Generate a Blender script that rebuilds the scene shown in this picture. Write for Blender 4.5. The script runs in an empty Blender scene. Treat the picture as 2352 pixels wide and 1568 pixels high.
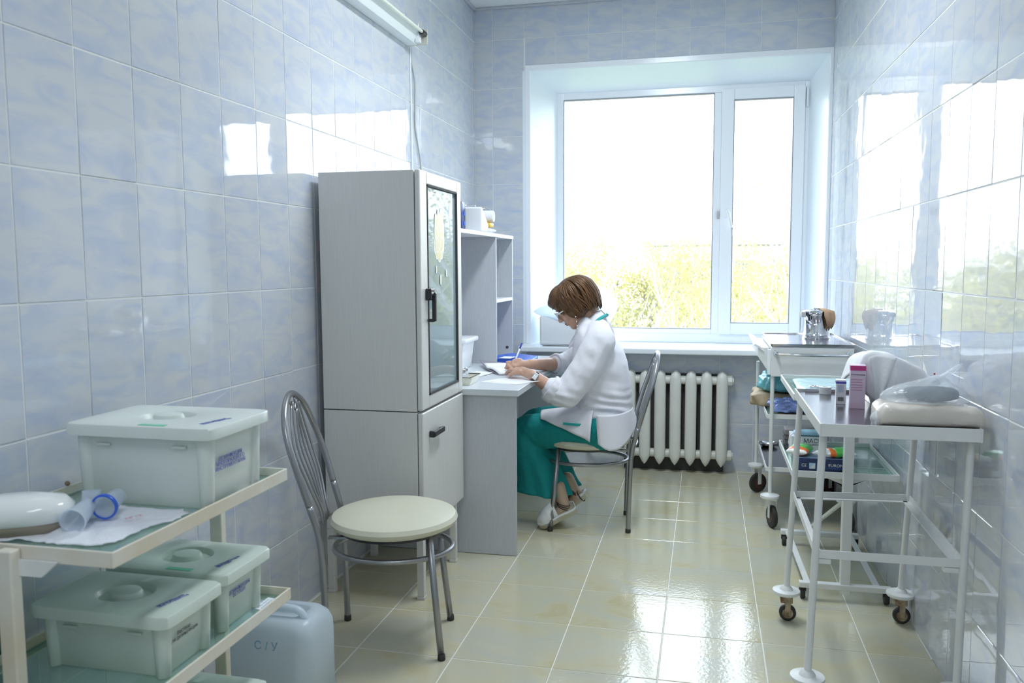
import bpy, bmesh, math, random
from mathutils import Vector, Matrix, noise
import numpy as np
C = bpy.context.scene.collection
S = bpy.context.scene
random.seed(7)
PI = math.pi
# ------------------------------------------------------------ camera, sky, exposure
cam_d = bpy.data.cameras.new('camera'); cam = bpy.data.objects.new('camera', cam_d); C.objects.link(cam)
cam_d.sensor_width = 36.0; cam_d.lens = 1912.9/2352*36.0
cam_d.clip_start = 0.05; cam_d.clip_end = 400
def _basis(f, vx, vy, roll):
    d = Vector((vx, vy, f)).normalized(); u = Vector((math.sin(roll), -math.cos(roll), 0)); U = (u-d*u.dot(d)).normalized()
    X = d.cross(U)
    if X.x < 0: X = -X
    return X, d, U          # world axes written in camera coordinates (x right, y down, z forward)
_X, _D, _U = _basis(1912.9, 447.41, -175.81, .016)
right = Vector((_X.x, _D.x, _U.x)); down = Vector((_X.y, _D.y, _U.y)); fwd = Vector((_X.z, _D.z, _U.z))
cam.matrix_world = Matrix(((right.x, -down.x, -fwd.x, 0), (right.y, -down.y, -fwd.y, 0), (right.z, -down.z, -fwd.z, 1.30), (0, 0, 0, 1)))
cam_d.dof.use_dof = True; cam_d.dof.focus_distance = 4.0; cam_d.dof.aperture_fstop = 5.6
S.camera = cam
w = bpy.data.worlds.new('sky'); S.world = w; w.use_nodes = True
nt = w.node_tree; bg = nt.nodes['Background']
tc = nt.nodes.new('ShaderNodeTexCoord'); sp = nt.nodes.new('ShaderNodeSeparateXYZ'); rp = nt.nodes.new('ShaderNodeValToRGB')
nt.links.new(tc.outputs['Generated'], sp.inputs[0]); nt.links.new(sp.outputs['Z'], rp.inputs[0]); nt.links.new(rp.outputs[0], bg.inputs[0])
rp.color_ramp.elements[0].position = 0.0; rp.color_ramp.elements[0].color = (.95, .97, 1, 1)
rp.color_ramp.elements[1].position = 0.6; rp.color_ramp.elements[1].color = (.74, .86, 1, 1)
bg.inputs[1].default_value = 6.6
S.view_settings.view_transform = 'Standard'; S.view_settings.look = 'None'; S.view_settings.gamma = 1; S.view_settings.exposure = 0.45
S.view_settings.use_curve_mapping = False
S.cycles.max_bounces = 10; S.cycles.diffuse_bounces = 6; S.cycles.glossy_bounces = 5; S.cycles.transmission_bounces = 8; S.cycles.transparent_max_bounces = 16
S.cycles.caustics_reflective = False; S.cycles.caustics_refractive = False
S.cycles.sample_clamp_indirect = 6.0
try: S.cycles.use_denoising = True
except Exception: pass
# the daylight opening: a sampling portal for the sky, gives no light itself
pl = bpy.data.lights.new('window_portal', 'AREA'); pl.shape = 'RECTANGLE'; pl.size = 1.62; pl.size_y = 1.66; pl.cycles.is_portal = True
po = bpy.data.objects.new('window_portal', pl); C.objects.link(po); po.location = (-.19, 5.72, 1.62); po.rotation_euler = (-PI/2, 0, 0)
# fill lights added to brighten the room, out of view at the ceiling
CEIL = 2.95
for ly in (0.1, 3.35):
    al = bpy.data.lights.new('fill_light', 'AREA'); al.shape = 'RECTANGLE'; al.size = .3; al.size_y = 1.2; al.energy = 13 if ly < 1 else 27; al.color = (.88, .95, 1)
    ao = bpy.data.objects.new('fill_light', al); C.objects.link(ao); ao.location = (-.3, ly, CEIL-.075)
# ------------------------------------------------------------ materials
def mat(name, col, rough=.5, metal=0, bump=0, bscale=40, var=0, vscale=6, spec=.5, coat=0, trans=0, alpha=1, sss=0, bdist=.002, sheen=0, stretch=None, col2=None, ior=1.5):
    m = bpy.data.materials.new(name); m.use_nodes = True; t = m.node_tree; b = t.nodes['Principled BSDF']
    b.inputs['Base Color'].default_value = (*col, 1); b.inputs['Roughness'].default_value = rough; b.inputs['Metallic'].default_value = metal
    b.inputs['Specular IOR Level'].default_value = spec; b.inputs['IOR'].default_value = ior
    if coat: b.inputs['Coat Weight'].default_value = coat; b.inputs['Coat Roughness'].default_value = .05
    if trans: b.inputs['Transmission Weight'].default_value = trans
    if alpha < 1: b.inputs['Alpha'].default_value = alpha
    if sss: b.inputs['Subsurface Weight'].default_value = sss; b.inputs['Subsurface Radius'].default_value = (.02, .01, .006)
    if sheen: b.inputs['Sheen Weight'].default_value = sheen
    co = None
    if bump or var:
        tc = t.nodes.new('ShaderNodeTexCoord'); mp = t.nodes.new('ShaderNodeMapping'); t.links.new(tc.outputs['Object'], mp.inputs[0])
        if stretch: mp.inputs['Scale'].default_value = stretch
        co = mp.outputs[0]
    if bump:
        n = t.nodes.new('ShaderNodeTexNoise'); n.inputs['Scale'].default_value = bscale; n.inputs['Detail'].default_value = 4
        bp = t.nodes.new('ShaderNodeBump'); bp.inputs['Strength'].default_value = bump; bp.inputs['Distance'].default_value = bdist
        t.links.new(co, n.inputs['Vector']); t.links.new(n.outputs['Fac'], bp.inputs['Height']); t.links.new(bp.outputs[0], b.inputs['Normal'])
    if var:
        n = t.nodes.new('ShaderNodeTexNoise'); n.inputs['Scale'].default_value = vscale; n.inputs['Detail'].default_value = 5
        r = t.nodes.new('ShaderNodeValToRGB'); r.color_ramp.elements[0].position = .35; r.color_ramp.elements[1].position = .65
        c2 = col2 or tuple(max(0, c*(1-var)) for c in col)
        r.color_ramp.elements[0].color = (*col, 1); r.color_ramp.elements[1].color = (*c2, 1)
        t.links.new(co, n.inputs['Vector']); t.links.new(n.outputs['Fac'], r.inputs[0]); t.links.new(r.outputs[0], b.inputs['Base Color'])
    return m
def tile_mat(name, stops, vscale, rough, stretch, rot, bump, bscale, bdist, distort=1.0, large=True):
    """glazed ceramic: cloudy veins that start afresh on every tile, with a faint waviness of the glaze"""
    m = bpy.data.materials.new(name); m.use_nodes = True; t = m.node_tree; b = t.nodes['Principled BSDF']; N = t.nodes.new; L = t.links.new
    tc = N('ShaderNodeTexCoord'); oi = N('ShaderNodeObjectInfo'); mu = N('ShaderNodeVectorMath'); mu.operation = 'SCALE'; mu.inputs['Scale'].default_value = 37.0
    cb = N('ShaderNodeCombineXYZ'); L(oi.outputs['Random'], cb.inputs[0]); L(oi.outputs['Random'], cb.inputs[1]); L(cb.outputs[0], mu.inputs[0])
    mp = N('ShaderNodeMapping'); mp.inputs['Rotation'].default_value = rot; mp.inputs['Scale'].default_value = stretch
    ad = N('ShaderNodeVectorMath'); ad.operation = 'ADD'
    L(tc.outputs['Object'], ad.inputs[0]); L(mu.outputs[0], ad.inputs[1]); L(ad.outputs[0], mp.inputs[0])
    n = N('ShaderNodeTexNoise'); n.inputs['Scale'].default_value = vscale; n.inputs['Detail'].default_value = 4; n.inputs['Distortion'].default_value = distort; n.inputs['Roughness'].default_value = .5
    L(mp.outputs[0], n.inputs['Vector'])
    r = N('ShaderNodeValToRGB'); els = r.color_ramp.elements
    while len(els) < len(stops): els.new(.5)
    for e, (p, c) in zip(els, stops): e.position = p; e.color = (*c, 1)
    L(n.outputs['Fac'], r.inputs[0]); L(r.outputs[0], b.inputs['Base Color'])
    b.inputs['Roughness'].default_value = rough; b.inputs['Specular IOR Level'].default_value = .55
    n2 = N('ShaderNodeTexNoise'); n2.inputs['Scale'].default_value = bscale; n2.inputs['Detail'].default_value = 2
    L(ad.outputs[0], n2.inputs['Vector'])
    bp = N('ShaderNodeBump'); bp.inputs['Strength'].default_value = bump; bp.inputs['Distance'].default_value = bdist
    L(n2.outputs['Fac'], bp.inputs['Height']); L(bp.outputs[0], b.inputs['Normal'])
    return m
def glass_mat(name, tint, refl_rough=.0, trans=.9, ior=1.5, scatter=0):
    """thin pane: lets the light through, tinted, with a Fresnel reflection"""
    m = bpy.data.materials.new(name); m.use_nodes = True; t = m.node_tree; t.nodes.clear(); N = t.nodes.new; L = t.links.new
    o = N('ShaderNodeOutputMaterial'); mx = N('ShaderNodeMixShader'); tr = N('ShaderNodeBsdfTransparent'); g = N('ShaderNodeBsdfGlossy'); f = N('ShaderNodeFresnel')
    ge = N('ShaderNodeNewGeometry'); mi = N('ShaderNodeMapRange'); mi.inputs['To Min'].default_value = ior; mi.inputs['To Max'].default_value = 1/ior
    L(ge.outputs['Backfacing'], mi.inputs['Value']); L(mi.outputs[0], f.inputs[0]); tr.inputs[0].default_value = (*tint, 1); g.inputs['Roughness'].default_value = refl_rough
    L(f.outputs[0], mx.inputs[0])
    if scatter:
        df = N('ShaderNodeBsdfDiffuse'); df.inputs[0].default_value = (.50, .70, .64, 1); mm = N('ShaderNodeMixShader'); mm.inputs[0].default_value = scatter  # share of flat green diffuse colour mixed into the glass
        L(tr.outputs[0], mm.inputs[1]); L(df.outputs[0], mm.inputs[2]); L(mm.outputs[0], mx.inputs[1])
    else: L(tr.outputs[0], mx.inputs[1])
    L(g.outputs[0], mx.inputs[2]); L(mx.outputs[0], o.inputs[0])
    return m
def film_mat(name, col, trans, rough=.15, diff=.5, bump=.6, bscale=14):
    """translucent plastic: part see-through, part milky, glossy"""
    m = bpy.data.materials.new(name); m.use_nodes = True; t = m.node_tree; b = t.nodes['Principled BSDF']; N = t.nodes.new; L = t.links.new
    b.inputs['Base Color'].default_value = (*col, 1); b.inputs['Roughness'].default_value = rough
    tr = N('ShaderNodeBsdfTransparent'); tl = N('ShaderNodeBsdfTranslucent'); tl.inputs[0].default_value = (*col, 1)
    m1 = N('ShaderNodeMixShader'); m1.inputs[0].default_value = diff; m2 = N('ShaderNodeMixShader'); m2.inputs[0].default_value = trans
    o = t.nodes['Material Output']
    L(b.outputs[0], m1.inputs[1]); L(tl.outputs[0], m1.inputs[2]); L(m1.outputs[0], m2.inputs[1]); L(tr.outputs[0], m2.inputs[2]); L(m2.outputs[0], o.inputs[0])
    if bump:
        tc = N('ShaderNodeTexCoord'); n = N('ShaderNodeTexNoise'); n.inputs['Scale'].default_value = bscale; n.inputs['Detail'].default_value = 4
        bp = N('ShaderNodeBump'); bp.inputs['Strength'].default_value = bump; bp.inputs['Distance'].default_value = .01
        L(tc.outputs['Object'], n.inputs['Vector']); L(n.outputs['Fac'], bp.inputs['Height']); L(bp.outputs[0], b.inputs['Normal'])
    return m
WT = tile_mat('wall_tile_glaze', [(.26, (.50, .56, .69)), (.42, (.56, .60, .69)), (.58, (.63, .65, .68)), (.80, (.65, .66, .68))], 6.5, .035, (1.0, 2.6, 1.2), (0, 0, .75), .5, 5, .0022)
FT = tile_mat('floor_tile_glaze', [(.26, (.52, .52, .44)), (.44, (.55, .53, .41)), (.58, (.57, .53, .37)), (.70, (.54, .48, .30)), (.82, (.56, .54, .42))], 3.6, .12, (1.0, 1.6, 1), (0, 0, .5), .6, 70, .0008)
M = dict(
 grout=mat('grout', (.78, .79, .78), .8, bump=.2, bscale=150), fgrout=mat('floor_grout', (.80, .79, .74), .7, bump=.2, bscale=150),
 plaster=mat('plaster', (.80, .82, .82), .85), rear=mat('rear_wall_glaze', (.74, .78, .82), .4),
 pvc=mat('white_pvc', (.90, .93, .97), .2), reveal=mat('reveal_pvc', (.84, .90, .95), .25), sill=mat('sill_pvc', (.86, .90, .94), .2),
 glass=glass_mat('window_glass', (.97, .99, .99)), sglass=glass_mat('shelf_glass', (.84, .95, .91), scatter=.22), pglass=glass_mat('plate_glass', (.9, .95, .95)), eglass=mat('glass_edge', (.30, .55, .48), .2),
 cglass=mat('cabinet_glass', (.30, .38, .40), .02, ior=1.22), gglass=mat('green_sheet', (.03, .12, .10), .12, spec=.6),
 cab=mat('cabinet_paint', (.70, .69, .67), .42, bump=.15, bscale=30, var=.05, vscale=14, stretch=(14, 14, .6), bdist=.001), cabin=mat('cabinet_inside', (.52, .58, .62), .6),
 lam=mat('grey_laminate', (.56, .58, .62), .4, var=.08, vscale=60, stretch=(6, 6, .3)), lamedge=mat('laminate_edge', (.80, .82, .84), .35),
 lamtop=mat('laminate_top', (.66, .70, .74), .3, var=.05, vscale=40, stretch=(.3, 6, 1)),
 steel=mat('satin_chair_tube', (.36, .36, .37), .32, metal=.85), steel2=mat('satin_chair_tube_worn', (.50, .50, .49), .28, metal=.9), chrome=mat('chrome', (.75, .76, .78), .08, metal=1), stain=mat('stainless', (.52, .50, .53), .16, metal=1, bump=.15, bscale=20),
 vinyl=mat('cream_vinyl', (.66, .64, .51), .42, bump=.12, bscale=200, var=.03), black=mat('black_plastic', (.02, .02, .025), .3), rubber=mat('black_rubber', (.03, .028, .026), .55, bump=.3, bscale=60),
 paint=mat('white_enamel_paint', (.80, .81, .80), .35, bump=.15, bscale=50, var=.06, vscale=9), paintold=mat('worn_enamel_paint', (.76, .73, .66), .4, bump=.4, bscale=30, var=.3, vscale=7, col2=(.70, .62, .48)),
 rust=mat('rusty_steel', (.16, .09, .05), .7, bump=.6, bscale=60, var=.6, vscale=30, col2=(.45, .36, .24)),
 tub=mat('milky_plastic', (.70, .75, .71), .35, sss=.15, bump=.15, bscale=60), tubg=mat('milky_green_plastic', (.63, .70, .63), .35, sss=.15, bump=.15, bscale=60),
 can=film_mat('canister_plastic', (.72, .80, .86), .06, .3, .35, .2, 6), ink=mat('blue_ink', (.08, .10, .48), .7), inkb=mat('black_ink', (.05, .05, .07), .7), inkl=mat('pale_blue_ink', (.25, .42, .60), .7), green=mat('green_tape', (.20, .62, .42), .5),
 rad=mat('radiator_enamel', (.80, .80, .75), .35, bump=.3, bscale=18, var=.06, vscale=8), dark=mat('dark_matt', (.07, .07, .07), .8),
 white=mat('white_plastic', (.84, .86, .88), .35), paper=mat('paper', (.86, .87, .90), .8), cloth=mat('white_cloth', (.80, .81, .83), .9, bump=.5, bscale=60, bdist=.003),
 gauze=mat('gauze', (.84, .85, .90), .95, bump=1, bscale=70, bdist=.004), enamel=mat('enamelware', (.82, .84, .82), .12), navy=mat('navy_card', (.02, .04, .13), .35), blue=mat('blue_plastic', (.03, .12, .62), .3),
 tan=mat('tan_cloth', (.52, .33, .20), .9, bump=.5, bscale=60), kraft=mat('kraft_paper', (.52, .40, .26), .7, bump=.8, bscale=18, bdist=.01, var=.25, vscale=10),
 cream=mat('cream_wrap', (.74, .68, .60), .4, bump=.9, bscale=12, bdist=.008, var=.12, vscale=6, coat=.4), pink=mat('pink_card', (.76, .42, .60), .4, var=.15, vscale=5, col2=(.72, .55, .68)), magenta=mat('magenta_card', (.60, .04, .25), .4),
 lilac=mat('lilac_card', (.74, .58, .72), .4), film=film_mat('clear_bag', (.86, .90, .94), .55, .12, .4, 1, 16), pbag=film_mat('cover_film', (.86, .92, .98), .18, .2, .5, .5, 7), cup=film_mat('cup_plastic', (.80, .86, .92), .4, .15, .5, 0),
 cupb=film_mat('blue_cup_plastic', (.05, .15, .75), .1, .15, .4, 0), teal=mat('teal_packet', (.20, .60, .66), .25, bump=1, bscale=22, bdist=.01, var=.2), bluebag=mat('blue_film', (.25, .35, .72), .25, bump=1, bscale=45, bdist=.01, var=.3, vscale=25),
 lime=mat('green_print', (.10, .52, .10), .3), orange=mat('orange_print', (.85, .18, .03), .3), wwrap=mat('white_wrap', (.82, .82, .80), .25, bump=.5, bscale=20, bdist=.01), mask=mat('mask_blue', (.42, .66, .84), .8, bump=.5, bscale=60),
 gold=mat('gold_film', (.62, .55, .30), .4), yellow=mat('yellow_plastic', (.80, .52, .05), .4), lampw=mat('lamp_metal', (.78, .84, .86), .4), tube=mat('lamp_tube', (.80, .84, .74), .25), cable=mat('grey_cable', (.45, .47, .47), .5), brown=mat('brown_card', (.30, .26, .20), .8),
 skin=mat('skin', (.60, .36, .26), .45, sss=.12, bump=.25, bscale=120, bdist=.0008, var=.12, vscale=30), lip=mat('lip', (.42, .16, .14), .4), hair=mat('auburn_hair', (.15, .065, .018), .42, bump=.7, bscale=90, stretch=(1, 1, .25), var=.45, vscale=22, col2=(.07, .028, .008)),
 coat=mat('white_coat', (.80, .79, .85), .85, bump=.35, bscale=16, bdist=.008), scrub=mat('teal_scrub', (.0, .26, .26), .8, bump=.5, bscale=14, bdist=.01), trim=mat('teal_trim', (.01, .36, .35), .7), nylon=mat('hosiery', (.50, .37, .26), .5), shoe=mat('white_shoe', (.80, .82, .82), .4), sole=mat('shoe_sole', (.55, .52, .40), .6), strap=mat('dark_strap', (.06, .03, .03), .5),
 silver=mat('silver', (.7, .7, .72), .15, metal=1), strapw=mat('watch_strap', (.10, .06, .04), .5), eye=mat('eye', (.75, .72, .70), .2), lens=glass_mat('lens', (.97, .97, .97)), bark=mat('bark', (.34, .30, .32), .9), birch=mat('birch_bark', (.45, .44, .45), .9), ground=mat('ground_grass', (.20, .24, .12), .95, var=.3, vscale=.2), panel=mat('pale_render', (.42, .42, .44), .9), wdark=mat('dark_window', (.12, .14, .17), .2),
)
def leafmat():
    m = bpy.data.materials.new('young_leaves'); m.use_nodes = True; t = m.node_tree; t.nodes.clear(); N = t.nodes.new; L = t.links.new
    o = N('ShaderNodeOutputMaterial'); d = N('ShaderNodeBsdfDiffuse'); r = N('ShaderNodeBsdfTranslucent'); x = N('ShaderNodeMixShader'); x.inputs[0].default_value = .45
    g = N('ShaderNodeNewGeometry'); cr = N('ShaderNodeValToRGB'); cr.color_ramp.elements[0].color = (.33, .32, .13, 1); cr.color_ramp.elements[1].color = (.52, .48, .21, 1)
    L(g.outputs['Random Per Island'], cr.inputs[0])
    for s in (d, r): L(cr.outputs[0], s.inputs[0])
    L(d.outputs[0], x.inputs[1]); L(r.outputs[0], x.inputs[2]); L(x.outputs[0], o.inputs[0]); return m
M['leaf'] = leafmat()
# ------------------------------------------------------------ building helpers
def tag(o, label=None, cat=None, group=None, kind=None):
    if label: o['label'] = label
    if cat: o['category'] = cat
    if group: o['group'] = group
    if kind: o['kind'] = kind
    return o
def thing(name, label, cat, loc=(0, 0, 0), rz=0, group=None):
    o = bpy.data.objects.new(name, None); C.objects.link(o); o.location = loc; o.rotation_euler = (0, 0, rz); o.empty_display_size = .05
    return tag(o, label, cat, group)
def root_inv(parent):
    p = parent
    while p is not None and p.parent is not None: p = p.parent
    if p is None: return Matrix.Identity(4)
    return (Matrix.Translation(p.location) @ Matrix.Rotation(p.rotation_euler.z, 4, 'Z')).inverted()
class MB:
    def __init__(s): s.v = []; s.f = []
    def add(s, vs, fs):
        n = len(s.v); s.v += [tuple(v) for v in vs]; s.f += [tuple(n+i for i in f) for f in fs]; return s
    def box(s, x0, x1, y0, y1, z0, z1):
        return s.add([(x0, y0, z0), (x1, y0, z0), (x1, y1, z0), (x0, y1, z0), (x0, y0, z1), (x1, y0, z1), (x1, y1, z1), (x0, y1, z1)],
                     [(0, 3, 2, 1), (4, 5, 6, 7), (0, 1, 5, 4), (1, 2, 6, 5), (2, 3, 7, 6), (3, 0, 4, 7)])
    def hexa(s, lo, hi):   # two quads of 4 points, counter-clockwise from above
        return s.add(list(lo)+list(hi), [(0, 3, 2, 1), (4, 5, 6, 7), (0, 1, 5, 4), (1, 2, 6, 5), (2, 3, 7, 6), (3, 0, 4, 7)])
    def bar(s, a, b, w, h, up=(0, 0, 1)):   # rectangular bar from a to b
        a = Vector(a); b = Vector(b); d = (b-a).normalized(); u = Vector(up); sd = d.cross(u)
        if sd.length < 1e-4: sd = d.cross(Vector((1, 0, 0)))
        sd.normalize(); u = sd.cross(d)
        q = lambda p: [p-sd*w/2-u*h/2, p+sd*w/2-u*h/2, p+sd*w/2+u*h/2, p-sd*w/2+u*h/2]
        A = q(a); B = q(b)
        return s.add(A+B, [(0, 1, 2, 3), (7, 6, 5, 4), (0, 4, 5, 1), (1, 5, 6, 2), (2, 6, 7, 3), (3, 7, 4, 0)])
    def loft(s, rings, close=False, caps=True):
        n = len(rings[0]); base = len(s.v)
        for r in rings: s.v += [tuple(p) for p in r]
        m = len(rings)
        for i in range(m if close else m-1):
            for j in range(n):
                a = base+i*n+j; b = base+i*n+(j+1) % n; c = base+((i+1) % m)*n+(j+1) % n; d = base+((i+1) % m)*n+j
                s.f.append((a, b, c, d))
        if caps and not close:
            s.f.append(tuple(base+j for j in range(n))[::-1]); s.f.append(tuple(base+(m-1)*n+j for j in range(n)))
        return s
    def tube(s, pts, r, seg=10, close=False, caps=True, flat=1.0, up=None):
        pts = [Vector(p) for p in pts]; n = len(pts); rr = r if isinstance(r, (list, tuple)) else [r]*n
        rings = []; pu = None
        for i, p in enumerate(pts):
            if close: t = pts[(i+1) % n]-pts[i-1]
            else: t = pts[min(i+1, n-1)]-pts[max(i-1, 0)]
            t.normalize()
            if pu is None:
                pu = Vector(up) if up else (Vector((0, 0, 1)) if abs(t.z) < .9 else Vector((1, 0, 0)))
            u = (pu-t*pu.dot(t)); u = u.normalized() if u.length > 1e-5 else t.orthogonal().normalized()
            pu = u if not up else Vector(up); sd = t.cross(u)
            rings.append([p+(sd*math.cos(2*PI*k/seg)+u*math.sin(2*PI*k/seg)*flat)*rr[i] for k in range(seg)])
        return s.loft(rings, close, caps)
    def lathe(s, prof, c=(0, 0, 0), seg=24, axis='z', sx=1, sy=1, close=False):
        rings = []
        for r, z in prof:
            ring = []
            for k in range(seg):
                a = 2*PI*k/seg; x, y = r*math.cos(a)*sx, r*math.sin(a)*sy
                p = (x, y, z) if axis == 'z' else ((z, x, y) if axis == 'x' else (y, z, x))
                ring.append((c[0]+p[0], c[1]+p[1], c[2]+p[2]))
            rings.append(ring)
        return s.loft(rings, close)
    def ell(s, c, r, seg=20, rot=None, rings=12):
        vs = []; c = Vector(c)
        R = rot or Matrix.Identity(3)
        L = []
        for i in range(1, rings):
            th = PI*i/rings
            L.append([c+R @ Vector((r[0]*math.sin(th)*math.cos(2*PI*k/seg), r[1]*math.sin(th)*math.sin(2*PI*k/seg), -r[2]*math.cos(th))) for k in range(seg)])
        b = len(s.v); s.loft(L, caps=False)
        s.v += [tuple(c+R @ Vector((0, 0, -r[2]))), tuple(c+R @ Vector((0, 0, r[2])))]; lo = len(s.v)-2
        for k in range(seg):
            s.f.append((lo, b+(k+1) % seg, b+k)); s.f.append((lo+1, b+(rings-2)*seg+k, b+(rings-2)*seg+(k+1) % seg))
        return s
    def rrect(s, x0, x1, y0, y1, z0, z1, r, taper=0, n=4, rb=.0):   # rounded-corner prism, tapering inward at the bottom
        def ring(z, ins, rad):
            o = []
            for cx, cy, a0 in ((x1-ins-rad, y1-ins-rad, 0), (x0+ins+rad, y1-ins-rad, 90), (x0+ins+rad, y0+ins+rad, 180), (x1-ins-rad, y0+ins+rad, 270)):
                for k in range(n+1):
                    a = math.radians(a0+90*k/n); o.append((cx+rad*math.cos(a), cy+rad*math.sin(a), z))
            return o
        L = []
        if rb: L += [ring(z0, taper+rb, r), ring(z0+rb*.3, taper+rb*.3, r)]
        L += [ring(z0+rb, taper, r), ring(z1-min(rb, .3*(z1-z0)), 0, r)]
        if rb: L += [ring(z1-rb*.3, rb*.3, r), ring(z1, rb, r)]
        else: L[-1] = ring(z1, 0, r)
        return s.loft(L)
    def grid(s, P, close_u=False):
        nu, nv = len(P), len(P[0]); b = len(s.v)
        for row in P: s.v += [tuple(p) for p in row]
        for i in range(nu if close_u else nu-1):
            for j in range(nv-1): s.f.append((b+i*nv+j, b+((i+1) % nu)*nv+j, b+((i+1) % nu)*nv+j+1, b+i*nv+j+1))
        return s
    def mesh(s, name, inv=None):
        me = bpy.data.meshes.new(name); vs = s.v if inv is None else [tuple(inv @ Vector(v)) for v in s.v]
        me.from_pydata(vs, [], s.f); me.update()
        bm = bmesh.new(); bm.from_mesh(me); bmesh.ops.recalc_face_normals(bm, faces=bm.faces); bm.to_mesh(me); bm.free()
        return me
    def build(s, name, m, parent=None, smooth=False, bevel=0, seg=2, solid=0, sub=0, world=True, label=None):
        inv = root_inv(parent) if (world and parent) else None
        me = s.mesh(name, inv); me.materials.append(M[m] if isinstance(m, str) else m)
        o = bpy.data.objects.new(name, me); C.objects.link(o)
        if parent: o.parent = parent
        if smooth:
            me.polygons.foreach_set('use_smooth', [True]*len(me.polygons))
            if smooth == 'auto':
                try: me.set_sharp_from_angle(angle=math.radians(38))
                except Exception: pass
        if solid: k = o.modifiers.new('thickness', 'SOLIDIFY'); k.thickness = solid; k.offset = 0
        if sub: k = o.modifiers.new('smooth', 'SUBSURF'); k.levels = sub; k.render_levels = sub
        if bevel: k = o.modifiers.new('edge', 'BEVEL'); k.width = bevel; k.segments = seg; k.limit_method = 'ANGLE'; k.angle_limit = math.radians(40)
        if label: o['label'] = label
        return o
def remesh(o, voxel, smooth=4, fac=.5):
    k = o.modifiers.new('r', 'REMESH'); k.mode = 'VOXEL'; k.voxel_size = voxel; k.use_smooth_shade = True
    if smooth: q = o.modifiers.new('s', 'SMOOTH'); q.iterations = smooth; q.factor = fac
    bpy.context.view_layer.update(); dg = bpy.context.evaluated_depsgraph_get()
    me = bpy.data.meshes.new_from_object(o.evaluated_get(dg)); mt = o.data.materials[0] if o.data.materials else None
    o.modifiers.clear(); old = o.data; o.data = me
    if mt and not me.materials: me.materials.append(mt)
    me.polygons.foreach_set('use_smooth', [True]*len(me.polygons))
    return o
def warp(o, fn):
    for v in o.data.vertices: v.co = fn(v.co)
def copy_tree(o, parent=None):
    c = o.copy(); C.objects.link(c); c.parent = parent
    for ch in list(o.children): copy_tree(ch, c)
    return c
def text(name, body, size, org, r, u, m, parent, ext=.0002, space=1.0, align='LEFT'):
    cu = bpy.data.curves.new(name, 'FONT'); cu.body = body; cu.size = size; cu.extrude = ext; cu.space_line = space; cu.align_x = align; cu.resolution_u = 3
    tmp = bpy.data.objects.new(name, cu); C.objects.link(tmp); bpy.context.view_layer.update()
    me = bpy.data.meshes.new_from_object(tmp.evaluated_get(bpy.context.evaluated_depsgraph_get())); bpy.data.objects.remove(tmp); bpy.data.curves.remove(cu)
    me.materials.clear(); me.materials.append(M[m] if isinstance(m, str) else m)
    r = Vector(r).normalized(); u = Vector(u); u = (u-r*u.dot(r)).normalized(); n = r.cross(u)
    mw = Matrix(((r.x, u.x, n.x, org[0]), (r.y, u.y, n.y, org[1]), (r.z, u.z, n.z, org[2]), (0, 0, 0, 1)))
    me.transform((root_inv(parent) @ mw) if parent else mw)
    o = bpy.data.objects.new(name, me); C.objects.link(o); o.parent = parent
    return o
def cyl(c, r, z0, z1, seg=20): return MB().lathe([(r, z0), (r, z1)], (c[0], c[1], 0), seg)
def arc(c, r, a0, a1, n, fn): return [fn(c, r, math.radians(a0+(a1-a0)*k/n)) for k in range(n+1)]
def bez(ps, n=16):   # Catmull-Rom through the points
    ps = [Vector(p) for p in ps]; out = []
    for i in range(len(ps)-1):
        p0 = ps[max(i-1, 0)]; p1 = ps[i]; p2 = ps[i+1]; p3 = ps[min(i+2, len(ps)-1)]
        for k in range(n):
            t = k/n; out.append(.5*((2*p1)+(p2-p0)*t+(2*p0-5*p1+4*p2-p3)*t*t+(3*p1-p0-3*p2+p3)*t**3))
    out.append(ps[-1]); return out
# ------------------------------------------------------------ the room
XL = -1.4887; YB = 5.34; YR = -1.1
xr = lambda y: .7302-.0139*(y-4)
T = .2079; TH = .3043; GAP = .0034; TD = .0016
tcache = {}
def tile_mesh(w_, h_, name='tile', m=WT, flush=.0016):
    key = (round(w_, 3), round(h_, 3), name, m.name)
    if key not in tcache:
        a, b = w_/2-GAP/2, h_/2-GAP/2; e = flush
        mb = MB().loft([[(-a, -b, 0), (a, -b, 0), (a, b, 0), (-a, b, 0)], [(-a, -b, TD-e), (a, -b, TD-e), (a, b, TD-e), (-a, b, TD-e)], [(-a+e, -b+e, TD), (a-e, -b+e, TD), (a-e, b-e, TD), (-a+e, b-e, TD)]])
        me = mb.mesh(name); me.materials.append(m); tcache[key] = me
    return tcache[key]
def put_tile(parent, u0, u1, v0, v1, place, m=WT, tilt=.0022):
    if u1-u0 < .012 or v1-v0 < .012: return
    o = bpy.data.objects.new('tile', tile_mesh(u1-u0, v1-v0, 'tile', m)); C.objects.link(o)
    mw = place((u0+u1)/2, (v0+v1)/2); rot = Matrix.Rotation(random.gauss(0, tilt), 4, 'X') @ Matrix.Rotation(random.gauss(0, tilt), 4, 'Y')
    o.matrix_local = mw @ rot; o.parent = parent
def frame_m(o, r, u, n): return Matrix(((r[0], u[0], n[0], o[0]), (r[1], u[1], n[1], o[1]), (r[2], u[2], n[2], o[2]), (0, 0, 0, 1)))
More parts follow.
